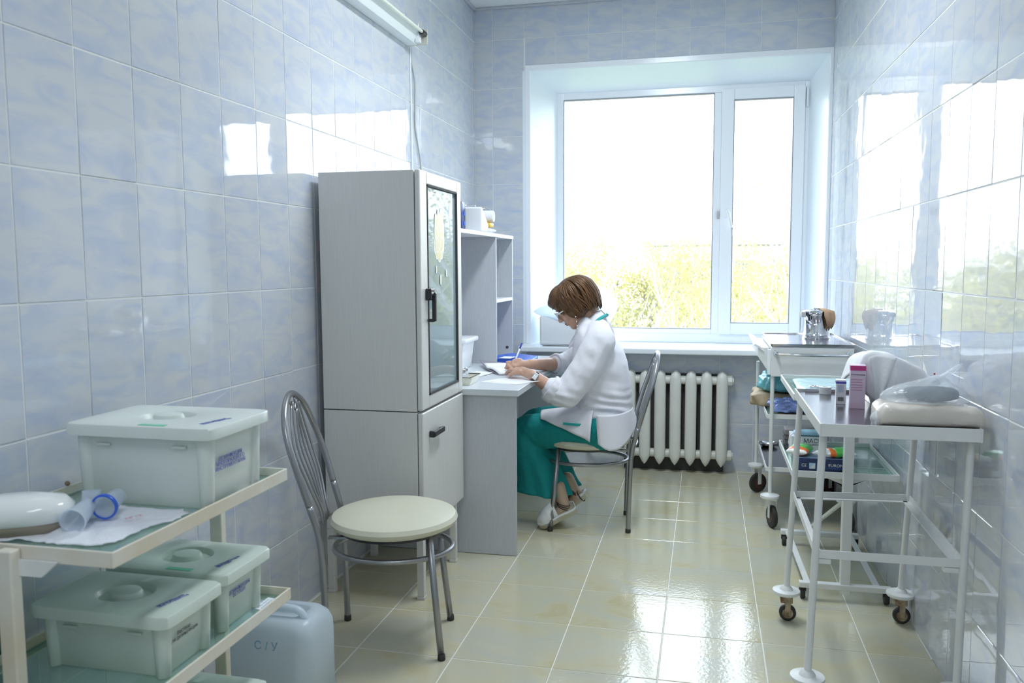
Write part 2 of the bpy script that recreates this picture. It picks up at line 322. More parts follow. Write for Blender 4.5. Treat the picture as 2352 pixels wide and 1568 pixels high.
# left wall
wl = MB().box(XL-.15, XL-TD, YR, YB+.4, -.05, CEIL+.05).build('wall_left', 'grout'); tag(wl, kind='structure')
for i in range(-3, 19):
    for j in range(10):
        y0 = 1.5544+i*T; z0 = .0032+j*TH
        put_tile(wl, y0, min(y0+T, YB), max(z0, 0), min(z0+TH, CEIL), lambda u, v: frame_m((XL-TD, u, v), (0, 1, 0), (0, 0, 1), (1, 0, 0)))
for i, (y0, y1) in enumerate([(YR, 1.5544-3*T)]):
    MB().box(XL-TD, XL, y0, y1-.003, 0, CEIL).build('tiling', WT, wl)['kind'] = 'stuff'
# right wall, very slightly out of parallel
ang = math.atan(.0139); sn, cs = math.sin(ang), math.cos(ang)
wr = MB().hexa([(xr(YR)+TD, YR, -.05), (xr(YR)+.2, YR, -.05), (xr(YB+.4)+.2, YB+.4, -.05), (xr(YB+.4)+TD, YB+.4, -.05)], [(xr(YR)+TD, YR, CEIL+.05), (xr(YR)+.2, YR, CEIL+.05), (xr(YB+.4)+.2, YB+.4, CEIL+.05), (xr(YB+.4)+TD, YB+.4, CEIL+.05)]).build('wall_right', 'grout'); tag(wr, kind='structure')
for i in range(-6, 14):
    for j in range(10):
        y0 = 2.5278+i*T; z0 = -.0081+j*TH
        put_tile(wr, y0, min(y0+T, YB), max(z0, 0), min(z0+TH, CEIL), lambda u, v: frame_m((xr(u)+TD, u, v), (sn, -cs, 0), (0, 0, 1), (-cs, -sn, 0)), tilt=.0035)
MB().hexa([(xr(YR), YR, 0), (xr(YR)+TD, YR, 0), (xr(1.28)+TD, 1.277, 0), (xr(1.28), 1.277, 0)], [(xr(YR), YR, CEIL), (xr(YR)+TD, YR, CEIL), (xr(1.28)+TD, 1.277, CEIL), (xr(1.28), 1.277, CEIL)]).build('tiling', WT, wr)['kind'] = 'stuff'
# window wall
OX0, OX1, OZ0, OZ1 = -1.117, .690, .765, 2.54
XRB = xr(YB); WY = 5.60
wb = MB()
wb.box(XL-.1, OX0-.0, YB+TD, YB+.5, -.05, CEIL+.05).box(OX1, XRB+.15, YB+TD, YB+.5, -.05, CEIL+.05).box(OX0, OX1, YB+TD, YB+.5, OZ1, CEIL+.05).box(OX0, OX1, YB+TD, YB+.5, -.05, OZ0)
wb = wb.build('wall_back', 'grout'); tag(wb, kind='structure')
TR = .034
bx0, bx1, bz0, bz1 = OX0-TR, OX1+TR, OZ0, OZ1+TR
for i in range(-1, 11):
    for j in range(10):
        u0 = max(-1.367+i*T, XL); u1 = min(-1.367+(i+1)*T, XRB); v0 = max(.003+j*TH, 0); v1 = min(.003+(j+1)*TH, CEIL)
        pl_ = lambda u, v: frame_m((u, YB+TD, v), (1, 0, 0), (0, 0, 1), (0, -1, 0))
        if u1 <= bx0 or u0 >= bx1 or v1 <= bz0 or v0 >= bz1: put_tile(wb, u0, u1, v0, v1, pl_); continue
        if u0 < bx0: put_tile(wb, u0, bx0, v0, v1, pl_)
        if u1 > bx1: put_tile(wb, bx1, u1, v0, v1, pl_)
        a, b = max(u0, bx0), min(u1, bx1)
        if v1 > bz1: put_tile(wb, a, b, bz1, v1, pl_)
        if v0 < bz0: put_tile(wb, a, b, v0, bz0, pl_)
# plastic corner trim around the opening, splayed reveals
tr = MB().box(OX0-TR, OX0, YB-.006, YB+.012, .79, OZ1+TR).box(OX1, OX1+.022, YB-.006, YB+.012, .79, OZ1+TR).box(OX0, OX1, YB-.006, YB+.012, OZ1, OZ1+TR).build('trim_1', 'pvc', bevel=.003); tag(tr, kind='structure')
FX0, FX1, FZ0, FZ1 = -.986, .612, .79, 2.44
rv = MB()
rv.add([(OX0, YB, .76), (FX0, WY, .76), (FX0, WY, FZ1), (OX0, YB, OZ1), (OX0-.05, YB, .76), (FX0-.05, WY+.1, .76), (FX0-.05, WY+.1, FZ1), (OX0-.05, YB, OZ1)], [(0, 1, 2, 3), (4, 7, 6, 5), (0, 3, 7, 4), (1, 5, 6, 2)])
rv.add([(OX1, YB, .76), (FX1, WY, .76), (FX1, WY, FZ1), (OX1, YB, OZ1)], [(0, 3, 2, 1)])
rv.add([(OX0, YB, OZ1), (OX1, YB, OZ1), (FX1, WY, FZ1), (FX0, WY, FZ1)], [(0, 1, 2, 3)])
rv = rv.build('trim_2', 'reveal', solid=.004); tag(rv, kind='structure')
blk = MB().box(FX1+.004, OX1+.1, WY+.02, WY+.10, .7, CEIL).box(OX0-.1, FX0-.004, WY+.02, WY+.10, .7, CEIL).box(OX0-.1, OX1+.1, WY+.02, WY+.25, FZ1+.004, CEIL).build('wall_outer', 'plaster'); tag(blk, kind='structure')
sl = MB().box(-1.165, xr(5.15)-.004, 5.15, YB, .755, .79).box(OX0+.002, OX1-.002, YB, WY+.01, .755, .79).build('trim_3', 'sill', bevel=.008, seg=3); tag(sl, 'white plastic window sill', kind='structure')
# window: fixed light on the left, opening sash on the right
wn = thing('window_1', 'white plastic window with wide fixed pane and narrow opening sash', None, (0, WY, .79)); wn['kind'] = 'structure'
y0, y1 = WY-.005, WY+.065
MB().box(FX0, FX0+.041, y0, y1, FZ0, FZ1).box(.032, .078, y0, y1, FZ0+.06, FZ1-.045).box(FX1-.028, FX1, y0, y1, FZ0, FZ1).box(FX0+.041, FX1-.028, y0, y1, FZ1-.045, FZ1).box(FX0+.041, FX1-.028, y0, y1, FZ0, FZ0+.06).box(FX0+.041, .032, y0+.001, y1, FZ0+.0601, FZ0+.092).build('frame', 'pvc', wn, bevel=.005, seg=3)
sx0, sx1, sz0, sz1 = .078, .583, .85, 2.412
sash = MB().box(sx0, .155, y0-.022, y1-.02, sz0, sz1).box(.515, sx1, y0-.022, y1-.02, sz0, sz1).box(.155, .515, y0-.022, y1-.02, sz0, .925).box(.155, .515, y0-.022, y1-.02, 2.342, sz1).build('sash', 'pvc', wn, bevel=.006, seg=3)
MB().box(.15, .52, WY+.02, WY+.026, .915, 2.35).build('pane', 'glass', sash)
MB().box(-.95, .036, WY+.03, WY+.036, .875, 2.40).build('pane', 'glass', wn)
for (a0, a1, b0, b1, par, yy_) in ((-.945, .032, .882, 2.395, wn, WY-.004), (.155, .515, .925, 2.342, sash, WY-.026)):
    MB().box(a0, a0+.004, yy_, yy_+.03, b0, b1).box(a1-.004, a1, yy_, yy_+.03, b0, b1).box(a0+.004, a1-.004, yy_, yy_+.03, b1-.004, b1).box(a0+.004, a1-.004, yy_, yy_+.03, b0, b0+.003).build('gasket', mat('grey_gasket', (.30, .30, .36), .6), par)
MB().box(.590, .602, y0-.02, y0+.002, 2.28, 2.40).box(.590, .602, y0-.02, y0+.002, .88, 1.0).build('hinge', 'white', wn, bevel=.003)
hd = MB().box(.108, .136, y0-.03, y0-.02, 1.60, 1.665).tube([(.122, y0-.028, 1.645), (.122, y0-.062, 1.645), (.128, y0-.066, 1.63), (.150, y0-.066, 1.535)], .0085, 10).build('handle', 'white', wn, smooth='auto')
MB().box(.058, .072, y0-.012, y0+.001, 1.60, 1.645).build('catch', 'silver', wn, bevel=.002)
# floor
fl = MB().box(XL-.1, 1.0, YR, YB+.2, -.1, -TD).build('floor', 'fgrout'); tag(fl, kind='structure')
FTS = .3379
def pf(u, v): return frame_m((u, v, -TD), (1, 0, 0), (0, 1, 0), (0, 0, 1))
for i in range(-5, 4):
    for j in range(-4, 14):
        u0 = -.1317+i*FTS; u1 = u0+FTS; v1 = 4.2438-j*FTS+0*FTS; v0 = v1-FTS
        u0 = max(u0, XL); u1 = min(u1, xr(v0)-.001); v1 = min(v1, YB)
        put_tile(fl, u0, u1, v0, v1, pf, FT, tilt=.0008)
# ceiling, ceiling moulding, rear wall with door leaf behind the camera
ce = MB().box(XL-.1, 1.0, YR, YB+.3, CEIL, CEIL+.1).build('ceiling', 'plaster'); tag(ce, kind='structure')
tm = MB().box(XL, XRB, YB-.018, YB, CEIL-.016, CEIL).box(XL, XL+.018, YR, YB, CEIL-.016, CEIL).build('trim_4', 'lam', bevel=.004); tag(tm, kind='structure')
rw_ = MB().box(XL-.1, 1.0, YR-.15, YR, -.05, CEIL+.05).build('wall_front', 'rear'); tag(rw_, kind='structure')
# ------------------------------------------------------------ housings for the added fill lights (their light is set at the top)
for k, ly in enumerate((0.1, 3.35)):
    t = thing('fill_light_housing', 'unseen white housing of an added ceiling fill light, %s' % (('above the camera', 'over the desk side of the room')[k]), 'lamp', (-.3, ly, CEIL), group='added fill lights')
    MB().box(-.46, -.14, ly-.62, ly+.62, CEIL-.07, CEIL).build('housing', 'lampw', t, bevel=.01)
# ------------------------------------------------------------ metal cabinet
t = thing('medicine_cabinet', 'tall white metal cabinet with a glazed upper door beside the desk', 'cabinet', (-1.255, 3.26, 0))
cx0, cx1, cy0, cy1 = -1.458, -1.072, 2.985, 3.524
MB().box(cx0, cx1, cy0, cy1, .745, 1.66).build('upper_body', 'cab', t, bevel=.002)
MB().box(cx0, cx1, cy0, cy1, .262, .741).build('lower_body', 'cab', t, bevel=.002)
dx0, dx1 = cx1+.003, -1.048
d = MB().box(dx0, dx1, cy0, cy0+.084, .748, 1.662).box(dx0, dx1, cy1-.060, cy1, .748, 1.662).box(dx0, dx1, cy0+.084, cy1-.060, 1.612, 1.662).box(dx0, dx1, cy0+.084, cy1-.060, .748, .80).build('door', 'cab', t, bevel=.006, seg=3)
MB().box(dx1-.012, dx1-.008, cy0+.08, cy1-.06, .795, 1.616).build('pane', 'cglass', d, label='glass pane of the upper door')
MB().box(dx1-.006, dx1+.002, cy0+.084, cy0+.09, .80, 1.612).box(dx1-.006, dx1+.002, cy1-.069, cy1-.063, .80, 1.612).box(dx1-.006, dx1+.002, cy0+.084, cy1-.063, .798, .806).box(dx1-.006, dx1+.002, cy0+.084, cy1-.063, 1.606, 1.612).build('gasket', 'dark', d)
hy = cy0+.062
MB().box(dx1, dx1+.024, hy-.014, hy+.03, 1.17, 1.215).box(dx1, dx1+.028, hy+.008, hy+.024, 1.085, 1.098).box(dx1+.018, dx1+.034, hy+.008, hy+.026, 1.088, 1.20).build('handle', 'black', d, bevel=.004)
MB().lathe([(.006, 0), (.006, .004)], (dx1+.024, hy+.008, 1.195), 12, 'x').build('keyhole', 'silver', d)
d2 = MB().box(dx0, dx1, cy0, cy1, .264, .739).build('door', 'cab', t, bevel=.005, seg=3)
hh = MB().box(dx1, dx1+.022, cy0+.07, cy0+.082, .632, .658).box(dx1, dx1+.022, cy0+.19, cy0+.20, .636, .652).box(dx1+.012, dx1+.026, cy0+.07, cy0+.20, .634, .656).build('handle', 'black', d2, bevel=.004)
for (x, y) in ((-1.07, 3.005), (-1.445, 3.0), (-1.07, 3.43), (-1.445, 3.43)):
    MB().box(x-.014, x+.014, y-.014, y+.014, .012, .262).box(x-.016, x+.016, y-.016, y+.016, 0, .012).build('leg', 'cab', t, bevel=.002)
# floral film on the glass: overlapping petals, white outlines over pale gold
fm = MB(); pf_ = MB(); px = dx1-.0078; lay = [0]
def petal(cy, cz, ry, rz, a=0):
    ring = []; ring2 = []; lay[0] += 1; x = px+lay[0]*.00012
    for k in range(22):
        q = 2*PI*k/22; u, v = math.cos(q)*ry, math.sin(q)*rz; c_, s_ = math.cos(a), math.sin(a)
        ring.append((x, cy+u*c_-v*s_, cz+u*s_+v*c_)); u, v = u*(1-.0032/ry), v*(1-.0040/rz)
        ring2.append((x+.00002, cy+u*c_-v*s_, cz+u*s_+v*c_))
    n = len(fm.v); fm.v += ring+ring2; fm.f += [(n+k, n+(k+1) % 22, n+22+(k+1) % 22, n+22+k) for k in range(22)]
    n = len(pf_.v); pf_.v += ring2; pf_.f.append(tuple(range(n, n+22)))
FY, FZ = 3.235, 1.425
for dy, dz, ry, rz in ((-.045, -.030, .022, .050), (.045, -.028, .022, .050), (-.030, -.062, .022, .036), (.030, -.062, .022, .036), (0, -.070, .028, .040), (-.024, -.030, .028, .042), (.026, -.028, .028, .042), (0, -.018, .022, .042),
                       (-.042, .020, .020, .044), (.045, .022, .018, .042), (.026, .026, .024, .044), (-.018, .030, .020, .036), (-.040, .052, .018, .034), (.032, .058, .020, .036), (.010, .045, .015, .032), (-.012, .062, .018, .030), (.016, .078, .016, .026), (-.014, .084, .012, .018), (-.002, .056, .012, .022)):
    petal(FY+dy, FZ+dz, ry, rz)
for y, z in ((3.19, 1.288), (3.32, 1.272)): petal(y, z, .0085, .015)
petal(3.245, 1.245, .012, .021)
fm.build('flower_outline', 'white', d)['kind'] = 'stuff'; pf_.build('flower_petals', 'gold', d)['kind'] = 'stuff'
# ------------------------------------------------------------ desk
DZ = .757
t = thing('desk', 'grey laminate writing desk with panel sides under the notebook', 'desk', (-1.14, 4.2, 0))
ex1 = -.795; dy1 = 4.93
MB().box(XL+.003, ex1, 3.526, dy1, DZ-.028, DZ).build('desktop', 'lamtop', t, bevel=.002)
MB().box(XL+.006, -.812, 3.548, 3.566, .002, DZ-.0285).build('side_panel', 'lam', t, bevel=.001)
MB().box(XL+.006, -.812, dy1-.04, dy1-.02, .002, DZ-.0285).build('side_panel', 'lam', t, bevel=.001)
MB().box(-1.12, -1.10, 3.5665, dy1-.0405, .25, DZ-.0285).build('back_panel', 'lam', t)
# ------------------------------------------------------------ shelf rack on the desk
t = thing('desk_hutch', 'tall grey laminate shelf rack standing on the far end of the desk', 'shelf', (-1.31, 4.7, DZ))
fx = -1.137; ST = 1.478
MB().box(XL+.004, fx, 4.49, 4.506, DZ+.0005, ST-.02).build('side_panel', 'lam', t, bevel=.001)
MB().box(XL+.004, fx, 4.885, 4.901, DZ+.0005, ST-.02).build('side_panel', 'lam', t, bevel=.001)
MB().box(XL+.004, fx+.004, 3.70, 4.905, ST-.0195, ST).build('top_shelf', 'lamedge', t, bevel=.001)
MB().box(XL+.004, fx, 4.5065, 4.8845, 1.095, 1.113).build('shelf', 'lamedge', t, bevel=.001)
MB().box(XL+.002, XL+.004, 3.71, 4.90, DZ+.001, ST-.02).build('back_panel', 'lam', t)
for (y, z) in ((4.4895, .80),): MB().lathe([(.009, 0), (.009, -.002)], (-1.17, y+.3955, z+.01), 14, 'y').build('cable_hole', 'dark', t)
# things on the rack
t = thing('box', 'dark blue chequered carton on top of the desk rack', 'box', (-1.25, 4.12, ST))
MB().rrect(-1.31, -1.215, 4.09, 4.17, ST+.001, ST+.15, .008, rb=.004).build('carton', 'navy', t, smooth='auto')
MB().box(-1.2148, -1.2140, 4.10, 4.16, ST+.03, ST+.05).box(-1.2148, -1.2140, 4.10, 4.16, ST+.08, ST+.10).box(-1.2148, -1.2140, 4.115, 4.125, ST+.01, ST+.14).box(-1.30, -1.22, 4.0885, 4.0898, ST+.05, ST+.07).box(-1.30, -1.22, 4.0885, 4.0898, ST+.10, ST+.115).build('stripe', 'blue', t)
MB().lathe([(.018, 0), (.02, .01), (.018, .03), (.012, .034)], (-1.245, 4.12, ST+.15), 16).build('cap', 'navy', t, smooth='auto')
t = thing('blood_pressure_monitor', 'white wedge-shaped device lying on top of the desk rack', 'device', (-1.2, 4.27, ST))
sec = [(4.22, .004), (4.22, .125), (4.235, .13), (4.36, .045), (4.365, .028), (4.35, .004)]
MB().loft([[(x, y, ST+z) for y, z in sec] for x in (-1.30, -1.145)]).build('case', 'white', t, bevel=.006, seg=3)
MB().loft([[(x, y, ST+z) for y, z in [(4.245, .1255), (4.34, .061), (4.343, .063), (4.248, .128)]] for x in (-1.285, -1.16)]).build('lid_panel', 'enamel', t)
MB().tube([(-1.27, 4.26, ST+.125), (-1.27, 4.27, ST+.142), (-1.19, 4.27, ST+.142), (-1.19, 4.26, ST+.125)], .003, 8).build('handle', 'chrome', t, smooth=True)
MB().tube([(-1.19, 4.30, ST+.118), (-1.16, 4.33, ST+.128), (-1.13, 4.34, ST+.12)], .006, 8, flat=.5).build('clip', 'silver', t, smooth=True)
t = thing('bandage_roll', 'thick white bandage roll on the yellow pack on the desk rack', 'bandage', (-1.2, 4.46, ST))
MB().lathe([(.006, 0), (.030, .002), (.033, .008), (.033, .092), (.030, .098), (.006, .1)], (-1.24, 4.47, ST+.092), 24, 'x').build('roll', 'gauze', t, smooth='auto')
t = thing('yellow_pack', 'small yellow packet under the bandage roll', 'packet', (-1.2, 4.45, ST))
MB().rrect(-1.26, -1.15, 4.42, 4.50, ST+.034, ST+.058, .008, rb=.006).build('packet', 'yellow', t, smooth='auto')
def crumple(name, parent, c, r, m, seed=1, amp=.35, seg=32, fr=16, label=None, sq=1.0, crisp=0):
    mb = MB().ell(c, r, seg, rings=seg//2+4); rr = random.Random(seed); off = Vector((rr.random()*50, rr.random()*50, 3))
    vs = []
    for v in mb.v:
        p = Vector(v)-Vector(c)
        if sq != 1: p = Vector([math.copysign(abs(p[i]/r[i])**sq, p[i])*r[i] for i in range(3)])
        n = noise.noise(p*fr+off)*1.0+noise.noise(p*fr*2.3+off)*.5+abs(noise.noise(p*fr*1.4-off))*.8
        if crisp: n += crisp*(noise.voronoi(p*fr*1.1+off)[0][0]*1.6-.5)+crisp*.5*(noise.voronoi(p*fr*2.4-off)[0][0]*1.6-.5)
        q = Vector(c)+p*(1+amp*n); q.z = max(q.z, c[2]-r[2]); vs.append(tuple(q))
    mb.v = vs; return mb.build(name, m, parent, smooth=True, label=label)
t = thing('crumpled_cloth', 'crumpled white cloth at the front edge of the desk rack', 'cloth', (-1.19, 4.47, ST))
crumple('cloth', t, (-1.20, 4.47, ST+.016), (.055, .085, .0155), 'gauze', 3)
# ------------------------------------------------------------ on the desk
t = thing('storage_box', 'white plastic lidded box at the back of the desk by the cabinet', 'box', (-1.32, 4.2, DZ))
MB().rrect(-1.42, -1.225, 4.12, 4.36, DZ+.001, DZ+.142, .02, taper=.014, rb=.006).build('tub', 'white', t, smooth='auto')
MB().rrect(-1.435, -1.205, 4.105, 4.375, DZ+.1425, DZ+.165, .022, rb=.004).build('lid', 'white', t, smooth='auto')
t = thing('enamel_tray', 'small cream tray with a dark rim at the near desk corner', 'tray', (-1.07, 3.66, DZ))
def open_tray(name, parent, x0, x1, y0, y1, z0, z1, r, taper, th, m):
    def ring(z, ins, n=5):
        o = []; rad = max(r-ins*.3, .003)
        for cx, cy, a0 in ((x1-ins-rad, y1-ins-rad, 0), (x0+ins+rad, y1-ins-rad, 90), (x0+ins+rad, y0+ins+rad, 180), (x1-ins-rad, y0+ins+rad, 270)):
            for k in range(n+1):
                a = math.radians(a0+90*k/n); o.append((cx+rad*math.cos(a), cy+rad*math.sin(a), z))
        return o
    return MB().loft([ring(z0, taper), ring(z0+.4*(z1-z0), taper*.5), ring(z1, 0), ring(z1, th), ring(z0+.4*(z1-z0), taper*.5+th), ring(z0+th, taper+th)]).build(name, m, parent, smooth='auto')
open_tray('tray', t, -1.16, -1.035, 3.61, 3.78, DZ+.0005, DZ+.036, .02, .012, .003, mat('cream_enamel', (.72, .70, .58), .25))
MB().tube([(-1.158, 3.614, DZ+.037), (-1.04, 3.614, DZ+.037), (-1.037, 3.776, DZ+.037), (-1.158, 3.776, DZ+.037)], .0022, 6, close=True).build('rim', 'dark', t)
for k, (x, y) in enumerate(((-1.115, 3.67), (-1.085, 3.66), (-1.09, 3.72), (-1.125, 3.72))):
    v = thing('glass_vial', ['glass vial with a cream cap in the desk tray', 'empty clear vial in the desk tray', 'short clear vial at the back of the desk tray', 'clear vial next to the cabinet in the desk tray'][k], 'vial', (x, y, DZ+.004), group='vials in the desk tray')
    MB().lathe([(.001, 0), (.011, .001), (.012, .004), (.012, .04), (.007, .046), (.007, .052)], (x, y, DZ+.004), 16).build('glass', 'cup', v, smooth='auto')
    MB().lathe([(.009, 0), (.009, .012), (.007, .014)], (x, y, DZ+.056), 16).build('cap', 'cream' if k == 0 else 'silver', v, smooth='auto')
def sheet(name, parent, pts, z, th, m, lift=0):
    n = len(pts); return MB().add([(p[0], p[1], z+(p[2] if len(p) > 2 else 0)) for p in pts]+[(p[0], p[1], z+th+(p[2] if len(p) > 2 else 0)) for p in pts], [tuple(range(n))[::-1], tuple(range(n, 2*n))]+[(k, (k+1) % n, n+(k+1) % n, n+k) for k in range(n)]).build(name, m, parent)
t = thing('papers', 'loose printed slips behind the desk tray', 'paper', (-1.15, 3.95, DZ))
for k in range(4): sheet('slip', t, [(-1.20+.01*k, 3.92+.02*k), (-1.09+.01*k, 3.90+.03*k), (-1.07+.008*k, 4.0+.03*k), (-1.18+.01*k, 4.05+.02*k)], DZ+.0006+.0008*k, .0005, 'paper')
t = thing('notebook', 'open notebook with a grey cover under the writing hand', 'notebook', (-1.03, 4.2, DZ))
cv = MB().add([(-1.20, 4.37, DZ+.03), (-1.115, 4.17, DZ+.012), (-1.0, 3.99, DZ+.001), (-.88, 4.01, DZ+.001), (-.95, 4.33, DZ+.004), (-1.07, 4.42, DZ+.012)], [(0, 1, 5), (1, 2, 3, 4), (1, 4, 5)]).build('cover', mat('grey_cover', (.25, .23, .27), .6), t, solid=.003)
for side in (0, 1):
    P = []
    for i in range(9):
        u = i/8; row = []
        for j in range(9):
            v = j/8; x = (-1.105+.105*u+.085*v if not side else -1.0+.0*u+.12*v) ; 
            a = Vector((-1.185, 4.355)) if not side else Vector((-1.11, 4.175)); b = Vector((-1.11, 4.175)) if not side else Vector((-1.0, 4.0))
            q = a.lerp(b, u)+Vector((.125*v, .05*v+(.02*v if side else 0)))
            row.append((q.x, q.y, DZ+.012+.010*math.sin(PI*min(1, u*1.0))*(1-.3*v)-(.006*u if side else 0)))
        P.append(row)
    MB().grid(P).build('page', 'paper', t, smooth=True, solid=.006)
t = thing('paper_sheet', 'blank white sheet lying at the front corner of the desk', 'paper', (-.9, 3.8, DZ))
sheet('sheet', t, [(-1.0, 3.79), (-.845, 3.69), (-.75, 3.84), (-.80, 3.90), (-.94, 3.92)], DZ+.0008, .0008, 'paper')
t = thing('paper_sheet', 'thin white sheet sticking out beneath the blank sheet', 'paper', (-.9, 3.8, DZ))
sheet('sheet', t, [(-1.03, 3.765), (-.88, 3.70), (-.80, 3.80), (-.96, 3.90)], DZ+.0001, .0005, 'paper')
t = thing('binder', 'bright blue plastic folder lying at the foot of the rack', 'folder', (-1.07, 4.6, DZ))
MB().hexa([(-1.24, 4.524, DZ+.001), (-.985, 4.512, DZ+.001), (-.955, 4.76, DZ+.001), (-1.12, 4.80, DZ+.001)], [(-1.24, 4.524, DZ+.028), (-.985, 4.512, DZ+.020), (-.955, 4.76, DZ+.018), (-1.12, 4.80, DZ+.028)]).build('folder', 'blue', t, bevel=.002)
sheet('paper_insert', t, [(-1.13, 4.505), (-1.06, 4.50), (-1.05, 4.6), (-1.12, 4.6)], DZ+.0278, .0006, 'paper')
t = thing('paper_stack', 'pale sheets spread on the desk behind the hands', 'paper', (-.9, 4.6, DZ))
sheet('sheet', t, [(-.98, 4.42), (-.81, 4.40), (-.80, 4.66), (-.95, 4.68)], DZ+.0006, .002, 'paper')
sheet('sheet', t, [(-1.0, 4.30), (-.84, 4.30), (-.82, 4.42), (-.98, 4.43)], DZ+.0006, .001, 'paper')
def pen(name, label, a, b, cap, body):
    a = Vector(a); b = Vector(b); t = thing(name, label, 'pen', tuple(a)); d = (b-a)
    MB().tube([a, a+d*.05, a+d*.10, a+d*.80], [.0008, .0022, .0038, .0038], 8).build('barrel', body, t, smooth=True)
    MB().tube([a+d*.79, a+d*.80, a+d*.98, b], [.0036, .0046, .0044, .002], 8).build('cap', cap, t, smooth=True)
    return t
pen('pen', 'clear ballpoint pen with a dark blue cap held in the writing hand', (-.955, 4.07, DZ+.014), (-.905, 4.10, DZ+.155), 'ink', 'white')
pen('pen', 'pale turquoise pen lying upright behind the hands', (-.965, 4.33, DZ+.010), (-.90, 4.46, DZ+.045), 'mask', 'mask')
# ------------------------------------------------------------ chairs
def make_chair(name, label, tube_m='steel'):
    t = thing(name, label, 'chair', group='metal chairs with round seats')
    L = []
    sz = .415; hw = .150
    def bl(nm, mb, m, **k): return mb.build(nm, m, t, world=False, **k)
    # seat: domed disc
    prof = [(.001, .0), (.20, .0), (.214, .008), (.220, .022), (.212, .036), (.185, .046), (.10, .052), (.001, .053)]
    bl('seat', MB().lathe(prof, (.015, 0, sz), 48), 'vinyl', smooth='auto')
    bl('seat_board', MB().lathe([(.001, -.012), (.19, -.012), (.195, 0), (.001, 0)], (.015, 0, sz), 40), 'black')
    R = .0115
    for s in (-1, 1):
        bl('leg', MB().tube([(.19, s*.157, .004), (.172, s*.140, .18), (.150, s*.122, sz-.004)], R, 12), tube_m, smooth=True)
        bl('leg', MB().tube(bez([(-.19, s*hw, .004), (-.196, s*(hw+.004), .22), (-.205, s*(hw+.008), .40), (-.235, s*(hw+.016), .52)], 5), R, 12), tube_m, smooth=True)
        for x, y in ((.19, .157), (-.19, hw)): bl('foot_cap', MB().lathe([(.0125, 0), (.0135, .003), (.0125, .02)], (x, s*y, 0), 12), 'rubber', smooth=True)
    hoop = bez([(-.235, -(hw+.016), .52), (-.270, -(hw+.024), .64), (-.304, -(hw+.008), .745), (-.325, -.105, .825), (-.335, 0, .868), (-.325, .105, .825), (-.304, hw+.008, .745), (-.270, hw+.024, .64), (-.235, hw+.016, .52)], 8)
    bl('back_hoop', MB().tube(hoop, R, 12), tube_m, smooth=True)
    # tulip of thin rods inside the hoop
    for s in (-1, 1):
        for (ytop, ztop, ymid, ybot, r) in ((.018, .845, .055, .018, .0042), (.045, .835, .095, .045, .0042), (.004, .815, .018, .006, .004)):
            zt = ztop; xt = -.330+(.868-zt)*.28
            bl('back_rod', MB().tube(bez([(xt, s*ytop, zt), (-.300, s*ymid, .70), (-.262, s*ymid*.9, .58), (-.232, s*ybot, .475), (-.222, s*ybot, .425)], 6), r, 8), tube_m, smooth=True)
    bl('top_fork', MB().tube(bez([(-.332, -.035, .852), (-.322, 0, .815), (-.332, .035, .852)], 6), .0042, 8), tube_m, smooth=True)
    bl('back_crossbar', MB().tube(bez([(-.20, -hw-.004, .405), (-.232, -.07, .425), (-.236, 0, .43), (-.232, .07, .425), (-.20, hw+.004, .405)], 6), .0055, 8), tube_m, smooth=True)
    ring = [(.012+.205*math.cos(2*PI*k/48), .150*1.12*math.sin(2*PI*k/48), .335) for k in range(48)]
    bl('ring_stretcher', MB().tube(ring, .0095, 10, close=True), tube_m, smooth=True)
    bl('seat_bracket', MB().bar((-.19, -.1, sz-.018), (.16, -.1, sz-.018), .02, .008).bar((-.19, .1, sz-.018), (.16, .1, sz-.018), .02, .008), tube_m)
    return t
chair = make_chair('metal_chair', 'empty grey metal chair with a cream round seat next to the cabinet')
chair.location = (-1.055, 2.648, 0); chair.rotation_euler.z = math.radians(11.8)
c2 = copy_tree(chair); c2.location = (-.562, 4.115, 0); c2.rotation_euler.z = math.radians(187.2)
c2['label'] = 'grey metal chair the woman in white is sitting on'
# ------------------------------------------------------------ radiator
t = thing('radiator', 'white cast-iron radiator under the window', 'radiator', (-.15, 5.27, .05))
nsec = 7; X0 = -.46; PW = .094
for k in range(nsec):
    x = X0+PW*k
    mb = MB()
    for yc in (5.235, 5.305):
        mb.loft([[(x+.0335*w_*math.cos(a), yc+.028*d_*math.sin(a), z) for a in [2*PI*q/14 for q in range(14)]] for z, w_, d_ in ((.052, .1, .3), (.07, .55, .8), (.10, 1, 1), (.14, 1.05, 1), (.56, 1.05, 1), (.60, 1, 1), (.625, .8, .8), (.64, .2, .3))])
    mb.box(x-.024, x+.024, 5.235, 5.305, .09, .15).box(x-.024, x+.024, 5.235, 5.305, .56, .61)
    mb.build('section', 'rad', t, smooth='auto')
for z in (.118, .585): MB().lathe([(.027, 0), (.027, PW*6+.06)], (X0-.03, 5.27, z), 18, 'x').build('header', 'rad', t, smooth='auto')
for z in (.118, .585): MB().lathe([(.033, 0), (.033, .03), (.02, .034), (.02, .04)], (X0+PW*6+.03, 5.27, z), 8, 'x').build('plug', 'rad', t)
MB().tube([(X0-.03, 5.27, .118), (X0-.22, 5.27, .118), (X0-.26, 5.27, .16), (X0-.26, 5.27, .74)], .0135, 10).build('pipe', 'rad', t, smooth=True)
MB().tube([(X0-.03, 5.27, .585), (X0-.20, 5.27, .585)], .0135, 10).build('pipe', 'rad', t, smooth=True)
MB().box(-.50, .12, 5.318, 5.333, .0, .62).build('dark_backing', 'dark', t)  # dark sheet right behind the radiator sections
